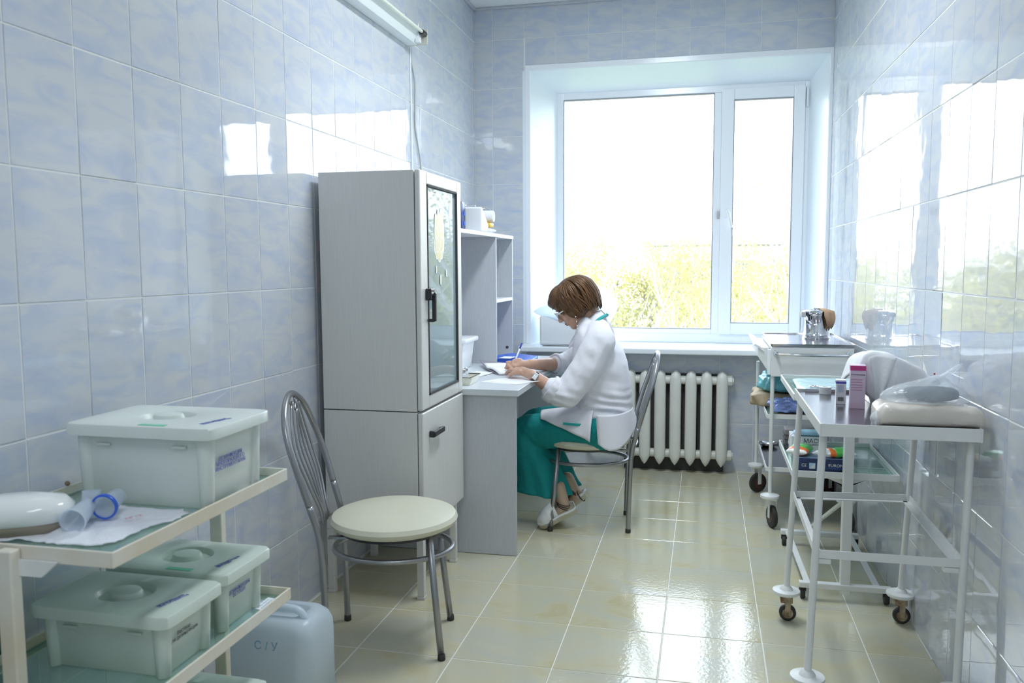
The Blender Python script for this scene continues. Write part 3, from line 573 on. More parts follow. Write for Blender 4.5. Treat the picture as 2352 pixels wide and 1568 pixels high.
# ------------------------------------------------------------ case on the sill under a plastic cover
t = thing('sill_case', 'white rounded case under a curved plastic cover on the window sill', 'case', (-.9, 5.3, .79))
MB().rrect(-1.035, -.66, 5.20, 5.42, .792, .985, .02, rb=.015).build('case', 'white', t, smooth='auto')
MB().box(-1.028, -.67, 5.197, 5.1995, .80, .802).build('seam', 'dark', t)
prof_ = [(-1.085, .998, 1.010), (-1.06, .985, 1.030), (-1.02, .965, 1.045), (-.96, .94, 1.065), (-.85, .87, 1.140), (-.74, .82, 1.190), (-.66, .86, 1.176), (-.60, .915, 1.142), (-.565, .99, 1.095), (-.549, 1.04, 1.07)]
L = []
for i, (x, zl, zh) in enumerate(prof_):
    cz, hz = (zl+zh)/2, (zh-zl)/2; wy = .035+.10*math.sin(PI*(i+.4)/10.2); ring = []
    for k in range(28):
        a = 2*PI*k/28; n_ = 1+.10*noise.noise(Vector((x*9, math.cos(a)*2, math.sin(a)*2)))
        ring.append((x+.012*noise.noise(Vector((a, x*5, 3))), 5.30+wy*math.cos(a)*n_, max(.793, cz+hz*math.sin(a))))
    L.append(ring)
MB().loft(L).build('plastic_cover', 'pbag', t, smooth=True, sub=1)
# ------------------------------------------------------------ wall lamp and its cable
t = thing('wall_lamp', 'long white fluorescent wall lamp above the cabinet', 'lamp', (XL, 3.3, 2.44))
L0, L1 = 2.68, 4.105
MB().loft([[(XL+a, y, z) for a, z in ((.001, 2.405), (.055, 2.405), (.085, 2.46), (.08, 2.478), (.001, 2.478))] for y in (L0, L1-.03)]).build('housing', 'lampw', t, bevel=.002)
MB().hexa([(XL+.001, L1-.03, 2.405), (XL+.110, L1-.03, 2.405), (XL+.110, L1-.018, 2.405), (XL+.001, L1-.018, 2.405)], [(XL+.001, L1-.03, 2.478), (XL+.110, L1-.03, 2.478), (XL+.110, L1-.018, 2.478), (XL+.001, L1-.018, 2.478)]).build('end_plate', mat('end_plate_beige', (.60, .60, .52), .5), t, bevel=.001)
MB().lathe([(.008, 0), (.008, L1-L0-.08)], (XL+.100, L0, 2.455), 14, 'y').build('tube', 'tube', t, smooth='auto')
MB().lathe([(.013, 0), (.013, .05)], (XL+.100, L1-.083, 2.453), 14, 'y').build('tube_socket', 'black', t, smooth='auto')
MB().box(XL+.065, XL+.085, L1-.08, L1-.045, 2.407, 2.45).build('ballast_clip', 'white', t, bevel=.002)
t = thing('cable', 'thin grey cable running down the wall from the lamp', 'cable', (XL, 4.15, 2.40))
MB().tube(bez([(XL+.004, 4.13, 2.404), (XL+.005, 4.135, 2.33), (XL+.008, 4.17, 2.25), (XL+.006, 4.175, 2.12), (XL+.005, 4.175, 2.02), (XL+.006, 4.215, 1.92), (XL+.006, 4.25, 1.83), (XL+.006, 4.27, 1.60)], 8), .004, 8).build('wire', 'cable', t, smooth=True)
MB().tube([(XL+.004, 4.118, 2.404), (XL+.004, 4.12, 1.7)], .0045, 6).build('wire', 'lampw', t)
# ------------------------------------------------------------ left trolley with glass shelves
t = thing('instrument_trolley', 'white metal trolley with glass shelves standing along the left wall', 'trolley', (-1.24, 1.58, 0))
ux0, ux1, uy0, uy1 = -1.46, -1.032, .62, 1.898
NY0 = 1.255   # near end of the top tray
def rim_frame(name, x0, x1, y0, y1, z0, z1, m, parent, th=.006, lip=.022):
    mb = MB()
    mb.box(x0, x0+th, y0, y1, z0, z1).box(x1-th, x1, y0, y1, z0, z1).box(x0+th, x1-th, y0, y0+th, z0, z1).box(x0+th, x1-th, y1-th, y1, z0, z1)
    mb.box(x0+th, x0+lip, y0+th, y1-th, z0, z0+.004).box(x1-lip, x1-th, y0+th, y1-th, z0, z0+.004).box(x0+lip, x1-lip, y0+th, y0+lip, z0, z0+.004).box(x0+lip, x1-lip, y1-lip, y1-th, z0, z0+.004)
    return mb.build(name, m, parent, bevel=.0015)
for zt, nm in ((.790, 'top'), (.477, 'mid'), (.155, 'low')):
    f = rim_frame('tray_frame', ux0, ux1, NY0, uy1, zt-.030, zt, 'paintold', t)
    MB().box(ux0+.008, ux1-.008, NY0+.008, uy1-.008, zt-.0255, zt-.0195).build('glass_shelf', 'sglass', f)
    MB().box(ux0+.0072, ux0+.008, NY0+.008, uy1-.008, zt-.0255, zt-.0195).box(ux0+.008, ux1-.008, NY0+.0072, NY0+.008, zt-.0255, zt-.0195).build('glass_edge', 'eglass', f)
for y, nm in ((NY0-.014, 0), (uy1-.01, 1)):
    for x in ((-1.245,) if nm == 0 else (-1.245,)):
        MB().box(x-.017, x+.017, y-.012 if nm == 0 else y+.011, y+.013 if nm == 0 else y+.034, .02, .785 if nm == 0 else .76).build('leg', 'paintold', t, bevel=.003)
    yy = y if nm == 0 else y+.022
    MB().box(-1.44, -1.05, yy-.012, yy+.012, .045, .07).build('base_bar', 'paintold', t, bevel=.003)
    for x in (-1.42, -1.07):
        MB().lathe([(.006, -.012), (.022, -.012), (.022, .012), (.006, .012)], (x, yy, .0221), 16, 'x').build('caster', 'rubber', t, smooth='auto')
MB().hexa([(-1.31, NY0-.008, .735), (-1.18, NY0-.008, .735), (-1.18, NY0-.001, .735), (-1.31, NY0-.001, .735)], [(-1.345, NY0-.008, .765), (-1.145, NY0-.008, .765), (-1.145, NY0-.001, .765), (-1.345, NY0-.001, .765)]).build('gusset', 'paint', t)
MB().ell((-1.454, 1.63, .797), (.006, .006, .006), 10).build('rivet', 'rust', t)
def edpo(name, label, x0, x1, y0, y1, z0, h, m, stamp, topstamp, ink='ink', tape=True, ss=.012, gz=None):
    """rectangular disinfection tub with overhanging lid, corner pillars, round sunk knob"""
    t = thing(name, label, 'box', ((x0+x1)/2, (y0+y1)/2, z0), group='milky plastic soaking boxes')
    lh = .026; zt = z0+h
    ov = .022
    MB().rrect(x0+ov, x1-ov, y0+ov, y1-ov, z0, zt-.012, .02, taper=.010, rb=.006).build('tub', m, t, smooth='auto')
    # corner pillars standing proud of the recessed walls
    for sx in (0, 1):
        for sy in (0, 1):
            cx = (x0+ov-.004+.018) if sx == 0 else (x1-ov+.004-.018); cy = (y0+ov-.004+.018) if sy == 0 else (y1-ov+.004-.018)
            MB().rrect(cx-.019, cx+.019, cy-.019, cy+.019, z0, zt-.014, .015, taper=.004, rb=.004).build('corner_pillar', m, t, smooth='auto')
    for xa in (x0+ov+.05, x1-ov-.085): MB().box(xa, xa+.035, y0+ov-.006, y0+ov, zt-.05, zt-.044).build('catch', m, t, bevel=.002)
    cx, cy = (x0+x1)/2-.01, (y0+y1)/2+.005
    R = .066; n = 40
    hx, hy = (x1-x0)/2, (y1-y0)/2; mx_, my_ = (x0+x1)/2, (y0+y1)/2; NA = 72
    def rr(ins, z):
        o = []
        for k in range(NA):
            a = 2*PI*k/NA; r = ((abs(math.cos(a))/(hx-ins))**16+(abs(math.sin(a))/(hy-ins))**16)**(-1/16); o.append((mx_+r*math.cos(a), my_+r*math.sin(a), z))
        return o
    def circ(r, z): return [(cx+r*math.cos(2*PI*k/NA), cy+r*.85*math.sin(2*PI*k/NA), z) for k in range(NA)]
    MB().loft([rr(.004, zt-lh), rr(0, zt-lh), rr(0, zt-.004), rr(.002, zt-.001), rr(.006, zt)]+[circ(r, z) for r, z in ((R, zt), (R-.003, zt-.002), (R-.008, zt-.014), (R-.014, zt-.019), (.042, zt-.020), (.038, zt-.016), (.036, zt-.002), (.033, zt+.003), (.024, zt+.005), (.002, zt+.006))]).build('lid', m, t, smooth='auto')
    if stamp:
        text('stamp', stamp, ss, (x1-ov+.0006, y0+(y1-y0)*.42, z0+h*.55), (0, 1, 0), (0, 0, 1), ink, t, space=.85, align='CENTER')
    if topstamp:
        text('stamp', topstamp, ss*.8, (x1-.055, y0+.05, zt+.0003), (0.25, 1, 0), (-1, .25, 0), 'ink', t, space=.85)
    if tape:
        MB().box(cx+.01, cx+.075, y0+.012, y0+.026, zt+.0002, zt+.0012).build('tape', 'green', t)
    return t
edpo('soaking_box', 'largest milky soaking box, alone on the top shelf of the left trolley', -1.392, -1.022, 1.552, 1.812, .7712, .186, 'tub', 'ДЕЗИНФЕКЦИЯ\nМНОГОРАЗОВОГО\nИНСТРУМЕНТАРИЯ', 'ДЕЗИНФЕКЦИЯ\nИНСТРУМЕНТОВ', ss=.0125)
edpo('soaking_box', 'milky box with black lettering, front one on the middle shelf', -1.375, -1.043, 1.408, 1.618, .4582, .142, 'tubg', 'Раствор\nдля дезинфекции', 'ДЕЗИНФЕКЦИЯ\nИНСТРУМЕНТОВ', ink='inkb', tape=False, ss=.0115)
edpo('soaking_box', 'milky box with blue stamp and green tape, rear one on the middle shelf', -1.375, -1.050, 1.632, 1.845, .4582, .146, 'tubg', 'ДЕЗИНФЕКЦИЯ\nВЕТОШИ', 'ДЕЗИНФЕКЦИЯ\nВЕТОШИ', ss=.0125)
edpo('soaking_box', 'lowest milky box with green tape on the bottom shelf', -1.36, -1.035, 1.56, 1.785, .1362, .150, 'tubg', '', 'ДЕЗИНФЕКЦИЯ', ss=.0125)
# on the top shelf
TZ = .7712
t = thing('gauze_napkin', 'white frayed gauze napkin with a faint red print on the top glass shelf', 'cloth', (-1.2, 1.4, TZ))
outl = [(-1.34, 1.295), (-1.30, 1.325), (-1.22, 1.318), (-1.13, 1.32), (-1.10, 1.35), (-1.10, 1.44), (-1.078, 1.48), (-1.07, 1.54), (-1.11, 1.572), (-1.19, 1.558), (-1.26, 1.572), (-1.33, 1.50), (-1.38, 1.40)]
P = []; cxy = Vector((-1.22, 1.43)); NN = 96
op = [Vector(p) for p in outl]
def outline(a):
    k = a/(2*PI)*len(op); i = int(k) % len(op); f = k-int(k); return op[i].lerp(op[(i+1) % len(op)], f)
for i in range(NN):
    o = outline(2*PI*i/NN); row = []
    jag = 1+.035*noise.noise(Vector((i*.9, 2, 0)))+.02*random.uniform(-1, 1)
    for j in range(14):
        f = j/13; q = cxy.lerp(o, f*(jag if j > 11 else 1)); zz = .004+.014*abs(noise.noise(Vector((q.x*13, q.y*13, 1.5))))+.006*noise.noise(Vector((q.x*40, q.y*40, 4.5)))
        row.append((q.x, q.y, TZ+max(.0012, zz*(1-.6*f**3))))
    P.append(row)
MB().grid(P, close_u=True).build('gauze', 'gauze', t, smooth=True, solid=.0015)
text('print', 'N°12', .016, (-1.155, 1.45, TZ+.0135), (.5, 1, 0), (-1, .5, 0), mat('red_print', (.75, .25, .32), .8), t)
def cup(label, a, b, r0, r1, m, ring=None):
    a = Vector(a); b = Vector(b); t = thing('medicine_cup', label, 'cup', tuple(a), group='plastic cups on the gauze')
    d = (b-a); L = d.length; q = d.to_track_quat('Z', 'Y').to_matrix()
    prof = [(.001, 0), (r0, 0), (r0+.0005, .003), (r1, L), (r1+.002, L), (r1+.002, L-.002), (r1-.001, L-.001), (r0-.001, .004), (.001, .003)]
    mb = MB().lathe(prof, (0, 0, 0), 28); mb.v = [tuple(a+q @ Vector(v)) for v in mb.v]; mb.build('cup', m, t, smooth='auto')
    if ring:
        mb = MB().lathe([(r1+.0032, L-.007), (r1+.0038, L-.002), (r1+.003, L+.001), (r1-.0008, L+.001), (r1+.0012, L-.007)], (0, 0, 0), 28, close=True); mb.v = [tuple(a+q @ Vector(v)) for v in mb.v]; mb.build('rim', ring, t, smooth='auto')
cup('clear cup lying on its side facing the camera with a blue glint', (-1.232, 1.435, TZ+.042), (-1.214, 1.368, TZ+.030), .016, .0245, 'cup')
cup('upright milky cup behind the lying cups', (-1.243, 1.455, TZ+.012), (-1.246, 1.462, TZ+.066), .024, .017, 'cup')
cup('clear cup with a dark blue rim tilted on the gauze', (-1.212, 1.500, TZ+.046), (-1.198, 1.438, TZ+.040), .016, .0235, 'cup', 'blue')
t = thing('kidney_basin', 'white oval enamel basin cut by the left edge of the picture', 'basin', (-1.46, 1.33, TZ))
L = []
q = Matrix.Rotation(math.radians(28), 3, 'Z'); cc = Vector((-1.345, 1.362, TZ+.016))
def bas(sx, sy, z, n=32):
    o = []
    for k in range(n):
        a = 2*PI*k/n; p = Vector((sx*math.copysign(abs(math.cos(a))**.75, math.cos(a)), sy*math.copysign(abs(math.sin(a))**.75, math.sin(a)), z+.06*0)); o.append(cc+q @ p)
    return o
MB().loft([bas(.090, .050, .0), bas(.106, .064, .016), bas(.110, .068, .034), bas(.095, .056, .050), bas(.05, .028, .060)]).build('bowl', 'enamel', t, smooth=True)
MB().loft([bas(.088, .048, -.012), bas(.098, .058, .0), bas(.10, .060, .0165), bas(.086, .046, -.002)]).build('rim', 'brown', t, smooth=True)
t = thing('paper_scrap', 'crumpled wrapper under the corner of the largest soaking box', 'paper', (-1.08, 1.75, TZ))
sheet('wrapper', t, [(-1.10, 1.70, .001), (-1.055, 1.675, .004), (-1.042, 1.745, .003), (-1.05, 1.80, .006), (-1.085, 1.80, .001)], TZ+.0003, .003, 'wwrap')
t = thing('label_card', 'small white printed card on the middle glass shelf', 'card', (-1.07, 1.8, .4575))
sheet('card', t, [(-1.088, 1.800), (-1.047, 1.790), (-1.045, 1.862), (-1.080, 1.868)], .4577, .0008, 'paper')
for k in range(4): text('print', 'n = 0 %d' % k*3, .006, (-1.052-.009*k, 1.803, .4587), (0, 1, 0), (-1, 0, 0), 'inkl', t)
t = thing('glass_sheet', 'dark green glass sheet leaning on the wall behind the trolley', 'glass', (XL+.02, 1.2, 0))
MB().hexa([(XL+.020, .9, .10), (XL+.028, .9, .10), (XL+.028, 1.47, .10), (XL+.020, 1.47, .10)], [(XL+.003, .9, .815), (XL+.011, .9, .815), (XL+.011, 1.47, .815), (XL+.003, 1.47, .815)]).build('sheet', 'gglass', t)
MB().box(XL+.005, XL+.03, .9, 1.47, 0, .10).build('foot_strip', 'dark', t)
# canister
t = thing('canister', 'translucent white plastic canister on the floor beside the trolley', 'canister', (-1.19, 2.15, 0))
kx0, kx1, ky0, ky1 = -1.345, -1.068, 2.05, 2.25
mb = MB()
def kr(ins, z, rad=.045, dz=None):
    o = []
    for ax, ay, a0 in ((kx1-ins-rad, ky1-ins-rad, 0), (kx0+ins+rad, ky1-ins-rad, 90), (kx0+ins+rad, ky0+ins+rad, 180), (kx1-ins-rad, ky0+ins+rad, 270)):
        for k in range(8): a = math.radians(a0+90*k/7); o.append((ax+rad*math.cos(a), ay+rad*math.sin(a), z))
    return o
mb.loft([kr(.012, .0), kr(.0, .012), kr(0, .23), kr(.002, .258), kr(.010, .28), kr(.024, .295), kr(.05, .302, .03), kr(.055, .296, .03), kr(.06, .275, .03), kr(.075, .270, .025)])
body = mb.build('body', 'can', t, smooth=True)
MB().tube(bez([(-1.28, 2.115, .285), (-1.25, 2.115, .318), (-1.19, 2.115, .322), (-1.13, 2.115, .318), (-1.10, 2.115, .285)], 6), .013, 12, flat=.8).build('handle', 'can', t, smooth=True)
MB().lathe([(.024, 0), (.024, .028), (.020, .031)], (-1.295, 2.18, .295), 20).build('cap', 'white', t, smooth='auto')
text('lettering', 'С / У', .034, (-1.235, ky0-.0008, .222), (1, 0, .0), (0, 0, 1), 'inkl', t)
# ------------------------------------------------------------ steel-topped table (right, nearest)
t = thing('side_table', 'white metal table with a stainless top, nearest on the right', 'table', (.5, 2.75, 0))
ax0, ax1, ay0, ay1, AZ = .312, .722, 2.405, 3.085, .862
MB().box(ax0, ax0+.004, ay0, ay1, AZ-.036, AZ).box(ax1-.004, ax1, ay0, ay1, AZ-.036, AZ).box(ax0+.004, ax1-.004, ay0, ay0+.004, AZ-.036, AZ).box(ax0+.004, ax1-.004, ay1-.004, ay1, AZ-.036, AZ).build('frame', 'paint', t, bevel=.0012)
MB().box(ax0+.005, ax1-.005, ay0+.005, ay1-.005, AZ-.012, AZ-.008).box(ax0+.03, ax1-.02, ay1-.03, ay1-.022, AZ-.008, AZ+.003).build('steel_top', 'stain', t, bevel=.001)
legs = [((.327, 2.45), (.302, 2.447), .112), ((.330, 3.07), (.302, 3.103), .112), ((.706, 2.45), (.697, 2.45), .112), ((.712, 3.07), (.702, 3.165), .112)]
for (tx, ty), (bx_, by_), bz in legs:
    top = (tx, ty, AZ-.037); bot = (bx_, by_, bz)
    MB().tube([top, bot], .0105, 14).build('leg', 'paint', t, smooth='auto')
    dsc = MB().lathe([(.012, .020), (.020, .013), (.024, .006), (.048, .003), (.049, -.004), (.046, -.009), (.01, -.009)], (bx_, by_, bz), 32).build('disc', 'paint', t, smooth='auto')
    ca = thing('caster', None, None); ca.parent = t; C.objects.link(ca) if ca.name not in C.objects else None
    ox = .006
    w_ = MB().lathe([(.004, -.010), (.026, -.010), (.030, -.006), (.030, .006), (.026, .010), (.004, .010)], (0, 0, 0), 26, 'y')
    w_.v = [(bx_+ox+v[0], by_+v[1], .0305+v[2]) for v in w_.v]
    w_.build('wheel', 'rubber', ca, smooth='auto')
    MB().lathe([(.004, -.011), (.019, -.011), (.019, .011), (.004, .011)], (bx_+ox, by_, .0305), 20, 'y').build('hub', 'rust', ca, smooth='auto')
    MB().box(bx_-.02, bx_+.022, by_-.018, by_+.018, .070, .100).box(bx_-.010+ox, bx_+.010+ox, by_-.0165, by_-.0125, .022, .072).box(bx_-.010+ox, bx_+.010+ox, by_+.0125, by_+.0165, .022, .072).build('fork', 'rust', ca, bevel=.002)
LZ = .478
def lp(i, z):
    (tx, ty), (bx_, by_), bz = legs[i]; f = (AZ-.037-z)/(AZ-.037-bz); return (tx+(bx_-tx)*f, ty+(by_-ty)*f, z)
for a, b in ((0, 2), (1, 3), (0, 1), (2, 3)):
    A = Vector(lp(a, LZ)); B = Vector(lp(b, LZ)); d = (B-A).normalized(); A += d*.009; B -= d*.009
    ins = Vector(((1 if A.x < .5 else -1), 0, 0)) if (a, b) in ((0, 1), (2, 3)) else Vector((0, (1 if a == 0 else -1), 0))
    MB().bar(A, B, .003, .024).bar(A-Vector((0, 0, .0105))+ins*.011, B-Vector((0, 0, .0105))+ins*.011, .022, .003).build('angle_rail', 'paint', t)
for (x, y) in ((.338, 2.462), (.672, 2.462)): MB().box(x-.02, x+.02, y-.012, y+.012, LZ-.030, LZ-.014).build('lug', 'paint', t, bevel=.003)
# on that table
SZ = AZ-.0078
t = thing('carton', 'tall pink medicine carton with a magenta top', 'carton', (.465, 2.79, SZ))
def carton(t, cx, cy, w_, d_, z0, h, rz, body, bands):
    R = Matrix.Rotation(rz, 3, 'Z')
    def bx(x0, x1, y0, y1, z0_, z1_):
        mb = MB().box(x0, x1, y0, y1, z0_, z1_); mb.v = [tuple(R @ Vector((v[0], v[1], 0))+Vector((cx, cy, v[2]))) for v in mb.v]; return mb
    bx(-w_/2, w_/2, -d_/2, d_/2, z0, z0+h).build('body', body, t, bevel=.0008)
    for z0_, z1_, m in bands: bx(-w_/2-.0004, w_/2+.0004, -d_/2-.0004, d_/2+.0004, z0_, z1_).build('band', m, t)
    return R
R = carton(t, .462, 2.745, .044, .046, SZ, .135, math.radians(-6), 'lilac', [(SZ+.119, SZ+.134, 'magenta'), (SZ+.0005, SZ+.020, 'pink')])
text('print', 'Хлоргексидин', .0058, tuple(R @ Vector((-.020, -.0256, 0))+Vector((.462, 2.747, SZ+.105))), R @ Vector((1, 0, 0)), (0, 0, 1), 'inkb', t)
for k in range(5): text('print', 'раствор наружный', .0036, tuple(R @ Vector((-.020, -.0256, 0))+Vector((.462, 2.747, SZ+.090-.008*k))), R @ Vector((1, 0, 0)), (0, 0, 1), 'magenta', t)
t = thing('carton', 'small white medicine carton with a blue stripe and a barcode', 'carton', (.425, 2.80, SZ))
R = carton(t, .425, 2.82, .030, .030, SZ, .078, math.radians(-4), 'white', [(SZ+.066, SZ+.073, 'ink')])
for k in range(10): text('print', 'таблетки', .0042, tuple(R @ Vector((-.010, -.0154, 0))+Vector((.425, 2.82, SZ+.060-.0036*k))), R @ Vector((1, 0, 0)), (0, 0, 1), 'inkl', t) if k < 7 else None
mb = MB(); xx = -.009
for k in range(11):
    ww = random.choice((.0006, .0011, .0015)); mb.box(xx, xx+ww, -.0157, -.0153, SZ+.010, SZ+.023); xx += ww+.0006
mb.v = [tuple(R @ Vector((v[0], v[1], 0))+Vector((.425, 2.82, v[2]))) for v in mb.v]; mb.build('barcode', 'inkb', t)
t = thing('adhesive_tape', 'white roll of surgical tape behind the small carton', 'tape', (.42, 3.0, SZ))
MB().lathe([(.010, 0), (.020, 0), (.020, .024), (.010, .024)], (.405, 3.02, SZ+.0005), 24, close=True).build('roll', 'white', t, smooth='auto')
t = thing('instrument_box', 'rounded white enamel box under the towel', 'box', (.56, 2.9, SZ))
open_tray('box', t, .497, .69, 2.79, 3.05, SZ+.0006, SZ+.082, .035, .02, .003, 'enamel')
# towel heap
t = thing('towel', 'white towel with red marks draped over the enamel box', 'towel', (.6, 2.9, SZ))
P = []
nu, nv = 70, 60
for i in range(nu):
    u = i/(nu-1); row = []
    for j in range(nv):
        v = j/(nv-1)            # 0 front hem .. .45 front fold .. 1 back
        x = .458+.272*u
        ridge = SZ+.096+.075*math.exp(-((u-.25)/.34)**2)+.018*math.exp(-((u-.70)/.25)**2)-.050*max(0, u-.72)/.28
        hem = SZ+.012+.05*min(1, abs(u-.26)/.26)**1.2 if u < .42 else SZ+.055+.012*math.sin(u*20)
        hem = min(hem, ridge-.01)
        if v < .45:
            f = v/.45; z = hem+(ridge-hem)*(math.sin(f*PI/2)**.8); y = 2.752+.030*f+.016*math.sin(u*13)*(1-f)-.020*math.exp(-((u-.26)/.14)**2)*(1-f)
        else:
            f = (v-.45)/.55; z = ridge-.030*f**1.5-(.03*f if u > .6 else 0); y = 2.782+.26*f
        e = max(0, .10-u)/.10; z -= .055*e**1.4*(.3+v)
        z += .007*noise.noise(Vector((x*18, y*11, .7)))+.0035*noise.noise(Vector((x*45, z*30, 3))); y += .010*noise.noise(Vector((x*16, z*8, 9)))
        x = min(x+.006*noise.noise(Vector((v*4, u*3, 5))), xr(y)-.010)
        row.append((x, y, max(z, SZ+.004)))
    P.append(row)
MB().grid(P).build('towel', 'cloth', t, smooth=True, solid=.004)
P = []   # one corner folded forward into a pointed flap
for i in range(14):
    u = i/13; row = []
    for j in range(18):
        v = j/17; xa = .492+.018*v; xb = .570-.045*v; w_ = u*(1-v)**.35+.45*(1-(1-v)**.35)
        row.append((xa+(xb-xa)*w_, 2.738-.012*math.sin(v*2.6)+.010*math.sin(u*5), SZ+.158-.150*v+.010*math.sin(u*PI)*(1-v)))
    P.append(row)
MB().grid(P).build('towel_corner', 'cloth', t, smooth=True, solid=.003)
MB().ell((.674, 2.716, SZ+.115), (.003, .002, .003), 8).ell((.615, 2.712, SZ+.088), (.003, .002, .002), 8).build('red_mark', mat('red_mark', (.60, .03, .06), .7), t)
# cream pack and knotted bag
t = thing('cream_pack', 'long cream wrapped pack at the near edge of the steel table', 'pack', (.6, 2.48, SZ))
mb = MB(); rings = []
for i in range(31):
    u = i/30; x = .470+.262*u; e = min(1, min(u, 1-u)*9+.25); ring = []
    for k in range(24):
        a = 2*PI*k/24; cy_ = math.copysign(abs(math.cos(a))**.45, math.cos(a)); sz_ = math.copysign(abs(math.sin(a))**.55, math.sin(a))
        n = .005*noise.noise(Vector((x*20, cy_*2, sz_*2)))
        top = .029+.004*math.sin(u*3+.4)
        ring.append((min(x, .7445), 2.490+(.070*(.9+.1*e)+n)*cy_, SZ+.001+max(0, (top*e**.25+n)*(1+sz_))))
    rings.append(ring)
mb.loft(rings).build('pack', 'cream', t, smooth=True)
crumple('film_corner', t, (.466, 2.46, SZ+.016), (.012, .03, .015), 'film', 5, .5, 16)
PT = SZ+.066
t = thing('plastic_bag', 'knotted clear plastic bag with a dark blue bundle on the cream pack', 'bag', (.6, 2.5, PT))
mb = MB().ell((.598, 2.505, PT+.0), (.116, .078, .064), 40, rings=24)
vs = []
for v in mb.v:
    p = Vector(v); d = p-Vector((.598, 2.505, PT)); up = max(0, d.z)/.058
    f = 1-.45*up**2; ang_ = math.atan2(d.y, d.x); pl_ = .09*up*math.sin(ang_*9)+.12*noise.noise(p*22)
    q = Vector((.598+.025*up**2+d.x*(f+pl_*.5), 2.505+d.y*(f+pl_*.5), PT+max(d.z, -.0)*(1.05+.12*noise.noise(p*14))+ .001)); q.x = min(q.x, xr(q.y)-.01); vs.append(tuple(q))
mb.v = vs; mb.build('bag', 'film', t, smooth=True)
MB().tube(bez([(.618, 2.50, PT+.050), (.636, 2.50, PT+.066), (.665, 2.50, PT+.085), (.690, 2.505, PT+.104)], 6), [.007]*3+[.011]*7+[.013]*5+[.010]*2+[.004]*2, 12, flat=.5).build('knot_tail', 'film', t, smooth=True)
MB().tube(bez([(.612, 2.495, PT+.048), (.622, 2.49, PT+.058), (.630, 2.50, PT+.052)], 4), .008, 10).build('knot', 'film', t, smooth=True)
crumple('bundle', t, (.612, 2.503, PT+.021), (.066, .044, .019), mat('dark_blue_fabric', (.05, .09, .13), .8), 8, .15, 32, sq=.7)
# ------------------------------------------------------------ column table with glass trays (second on the right)
t = thing('column_table', 'white wheeled table with two glass trays on a square column', 'table', (.53, 3.65, 0))
for zt in (.803, .503):
    f = rim_frame('tray_frame', .334, .728 if zt > .6 else .725, 3.345, 3.93, zt-.026, zt, 'paint', t, lip=.026)
    MB().box(.341, .718, 3.352, 3.923, zt-.0215, zt-.0165).build('glass_shelf', 'sglass', f)
MB().box(.519, .555, 3.335, 3.344, .04, .80).build('column', 'paint', t, bevel=.002); 
MB().box(.519, .555, 3.309, 3.3345, .035, .80).build('column_face', 'paint', t, bevel=.003)
for s in (-1, 1): MB().hexa([(.537-.02*s, 3.36, .440), (.537, 3.36, .440), (.537, 3.366, .440), (.537-.02*s, 3.366, .440)], [(.537+.075*s, 3.36, .476), (.537, 3.36, .476), (.537, 3.366, .476), (.537+.075*s, 3.366, .476)]).build('gusset', 'paint', t)
MB().bar((.37, 3.32, .062), (.705, 3.32, .062), .03, .022).build('base_bar', 'paint', t, bevel=.003)
MB().bar((.355, 3.97, .062), (.695, 3.97, .062), .03, .022).build('base_bar', 'paint', t, bevel=.003)
MB().bar((.40, 3.335, .066), (.385, 3.955, .066), .022, .006).build('base_rail', 'paint', t)
MB().bar((.655, 3.335, .066), (.655, 3.955, .066), .022, .006).build('base_rail', 'paint', t)
MB().bar((.537, 3.345, .40), (.46, 3.95, .075), .012, .012).build('brace', 'paint', t)
for (x, y) in ((.385, 3.335), (.69, 3.335), (.370, 3.965), (.68, 3.965)):
    ca = thing('caster', None, None); ca.parent = t
    MB().lathe([(.004, -.009), (.020, -.009), (.0225, -.005), (.0225, .005), (.020, .009), (.004, .009)], (x, y, .0228), 22, 'x').build('wheel', 'rubber', ca, smooth='auto')
    MB().box(x-.013, x+.013, y-.006, y+.006, .030, .050).build('fork', 'black', ca, bevel=.001)
# things on the top tray
G1 = .7870
t = thing('forceps', 'steel spoon-ended instrument on the upper glass tray', 'instrument', (.45, 3.45, G1))
MB().tube([(.445, 3.52, G1+.022), (.56, 3.50, G1+.022)], .004, 8, flat=.6).build('shaft', 'chrome', t, smooth=True)
MB().tube([(.445+.016*math.cos(a)-.016, 3.522+.020*math.sin(a), G1+.022) for a in [2*PI*k/20 for k in range(20)]], .004, 8, close=True).build('loop', 'chrome', t, smooth=True)
t = thing('film_packet', 'pale turquoise wrapped sheet on the upper glass tray', 'packet', (.5, 3.6, G1))
crumple('packet', t, (.53, 3.66, G1+.009), (.16, .19, .0085), mat('pale_aqua_film', (.55, .78, .82), .2, bump=.8, bscale=20, bdist=.008), 11, .10, 44, sq=.4)
# things on the lower tray
G2 = .4870
t = thing('glove_box', 'dark blue cardboard glove box on the lower glass tray', 'box', (.45, 3.44, G2))
MB().box(.352, .560, 3.362, 3.50, G2+.0005, G2+.062).build('carton', 'navy', t, bevel=.001)
MB().box(.350, .5605, 3.362, 3.50, G2+.0622, G2+.0635).build('lid_print', mat('pale_blue_card', (.22, .30, .48), .3), t)
MB().box(.40, .423, 3.3612, 3.3618, G2+.022, G2+.045).build('emblem', 'mask', t)
MB().add([(.401, 3.3608, G2+.023), (.421, 3.3608, G2+.023), (.421, 3.3608, G2+.044)], [(0, 1, 2)]).build('emblem_wedge', 'white', t)
text('lettering', 'EURONDA', .0165, (.470, 3.3614, G2+.032), (1, 0, 0), (0, 0, 1), 'white', t)
MB().box(.470, .556, 3.3612, 3.3618, G2+.026, G2+.0275).build('underline', 'blue', t)
text('lettering', 'CE', .016, (.371, 3.3614, G2+.030), (1, 0, 0), (0, 0, 1), 'white', t)
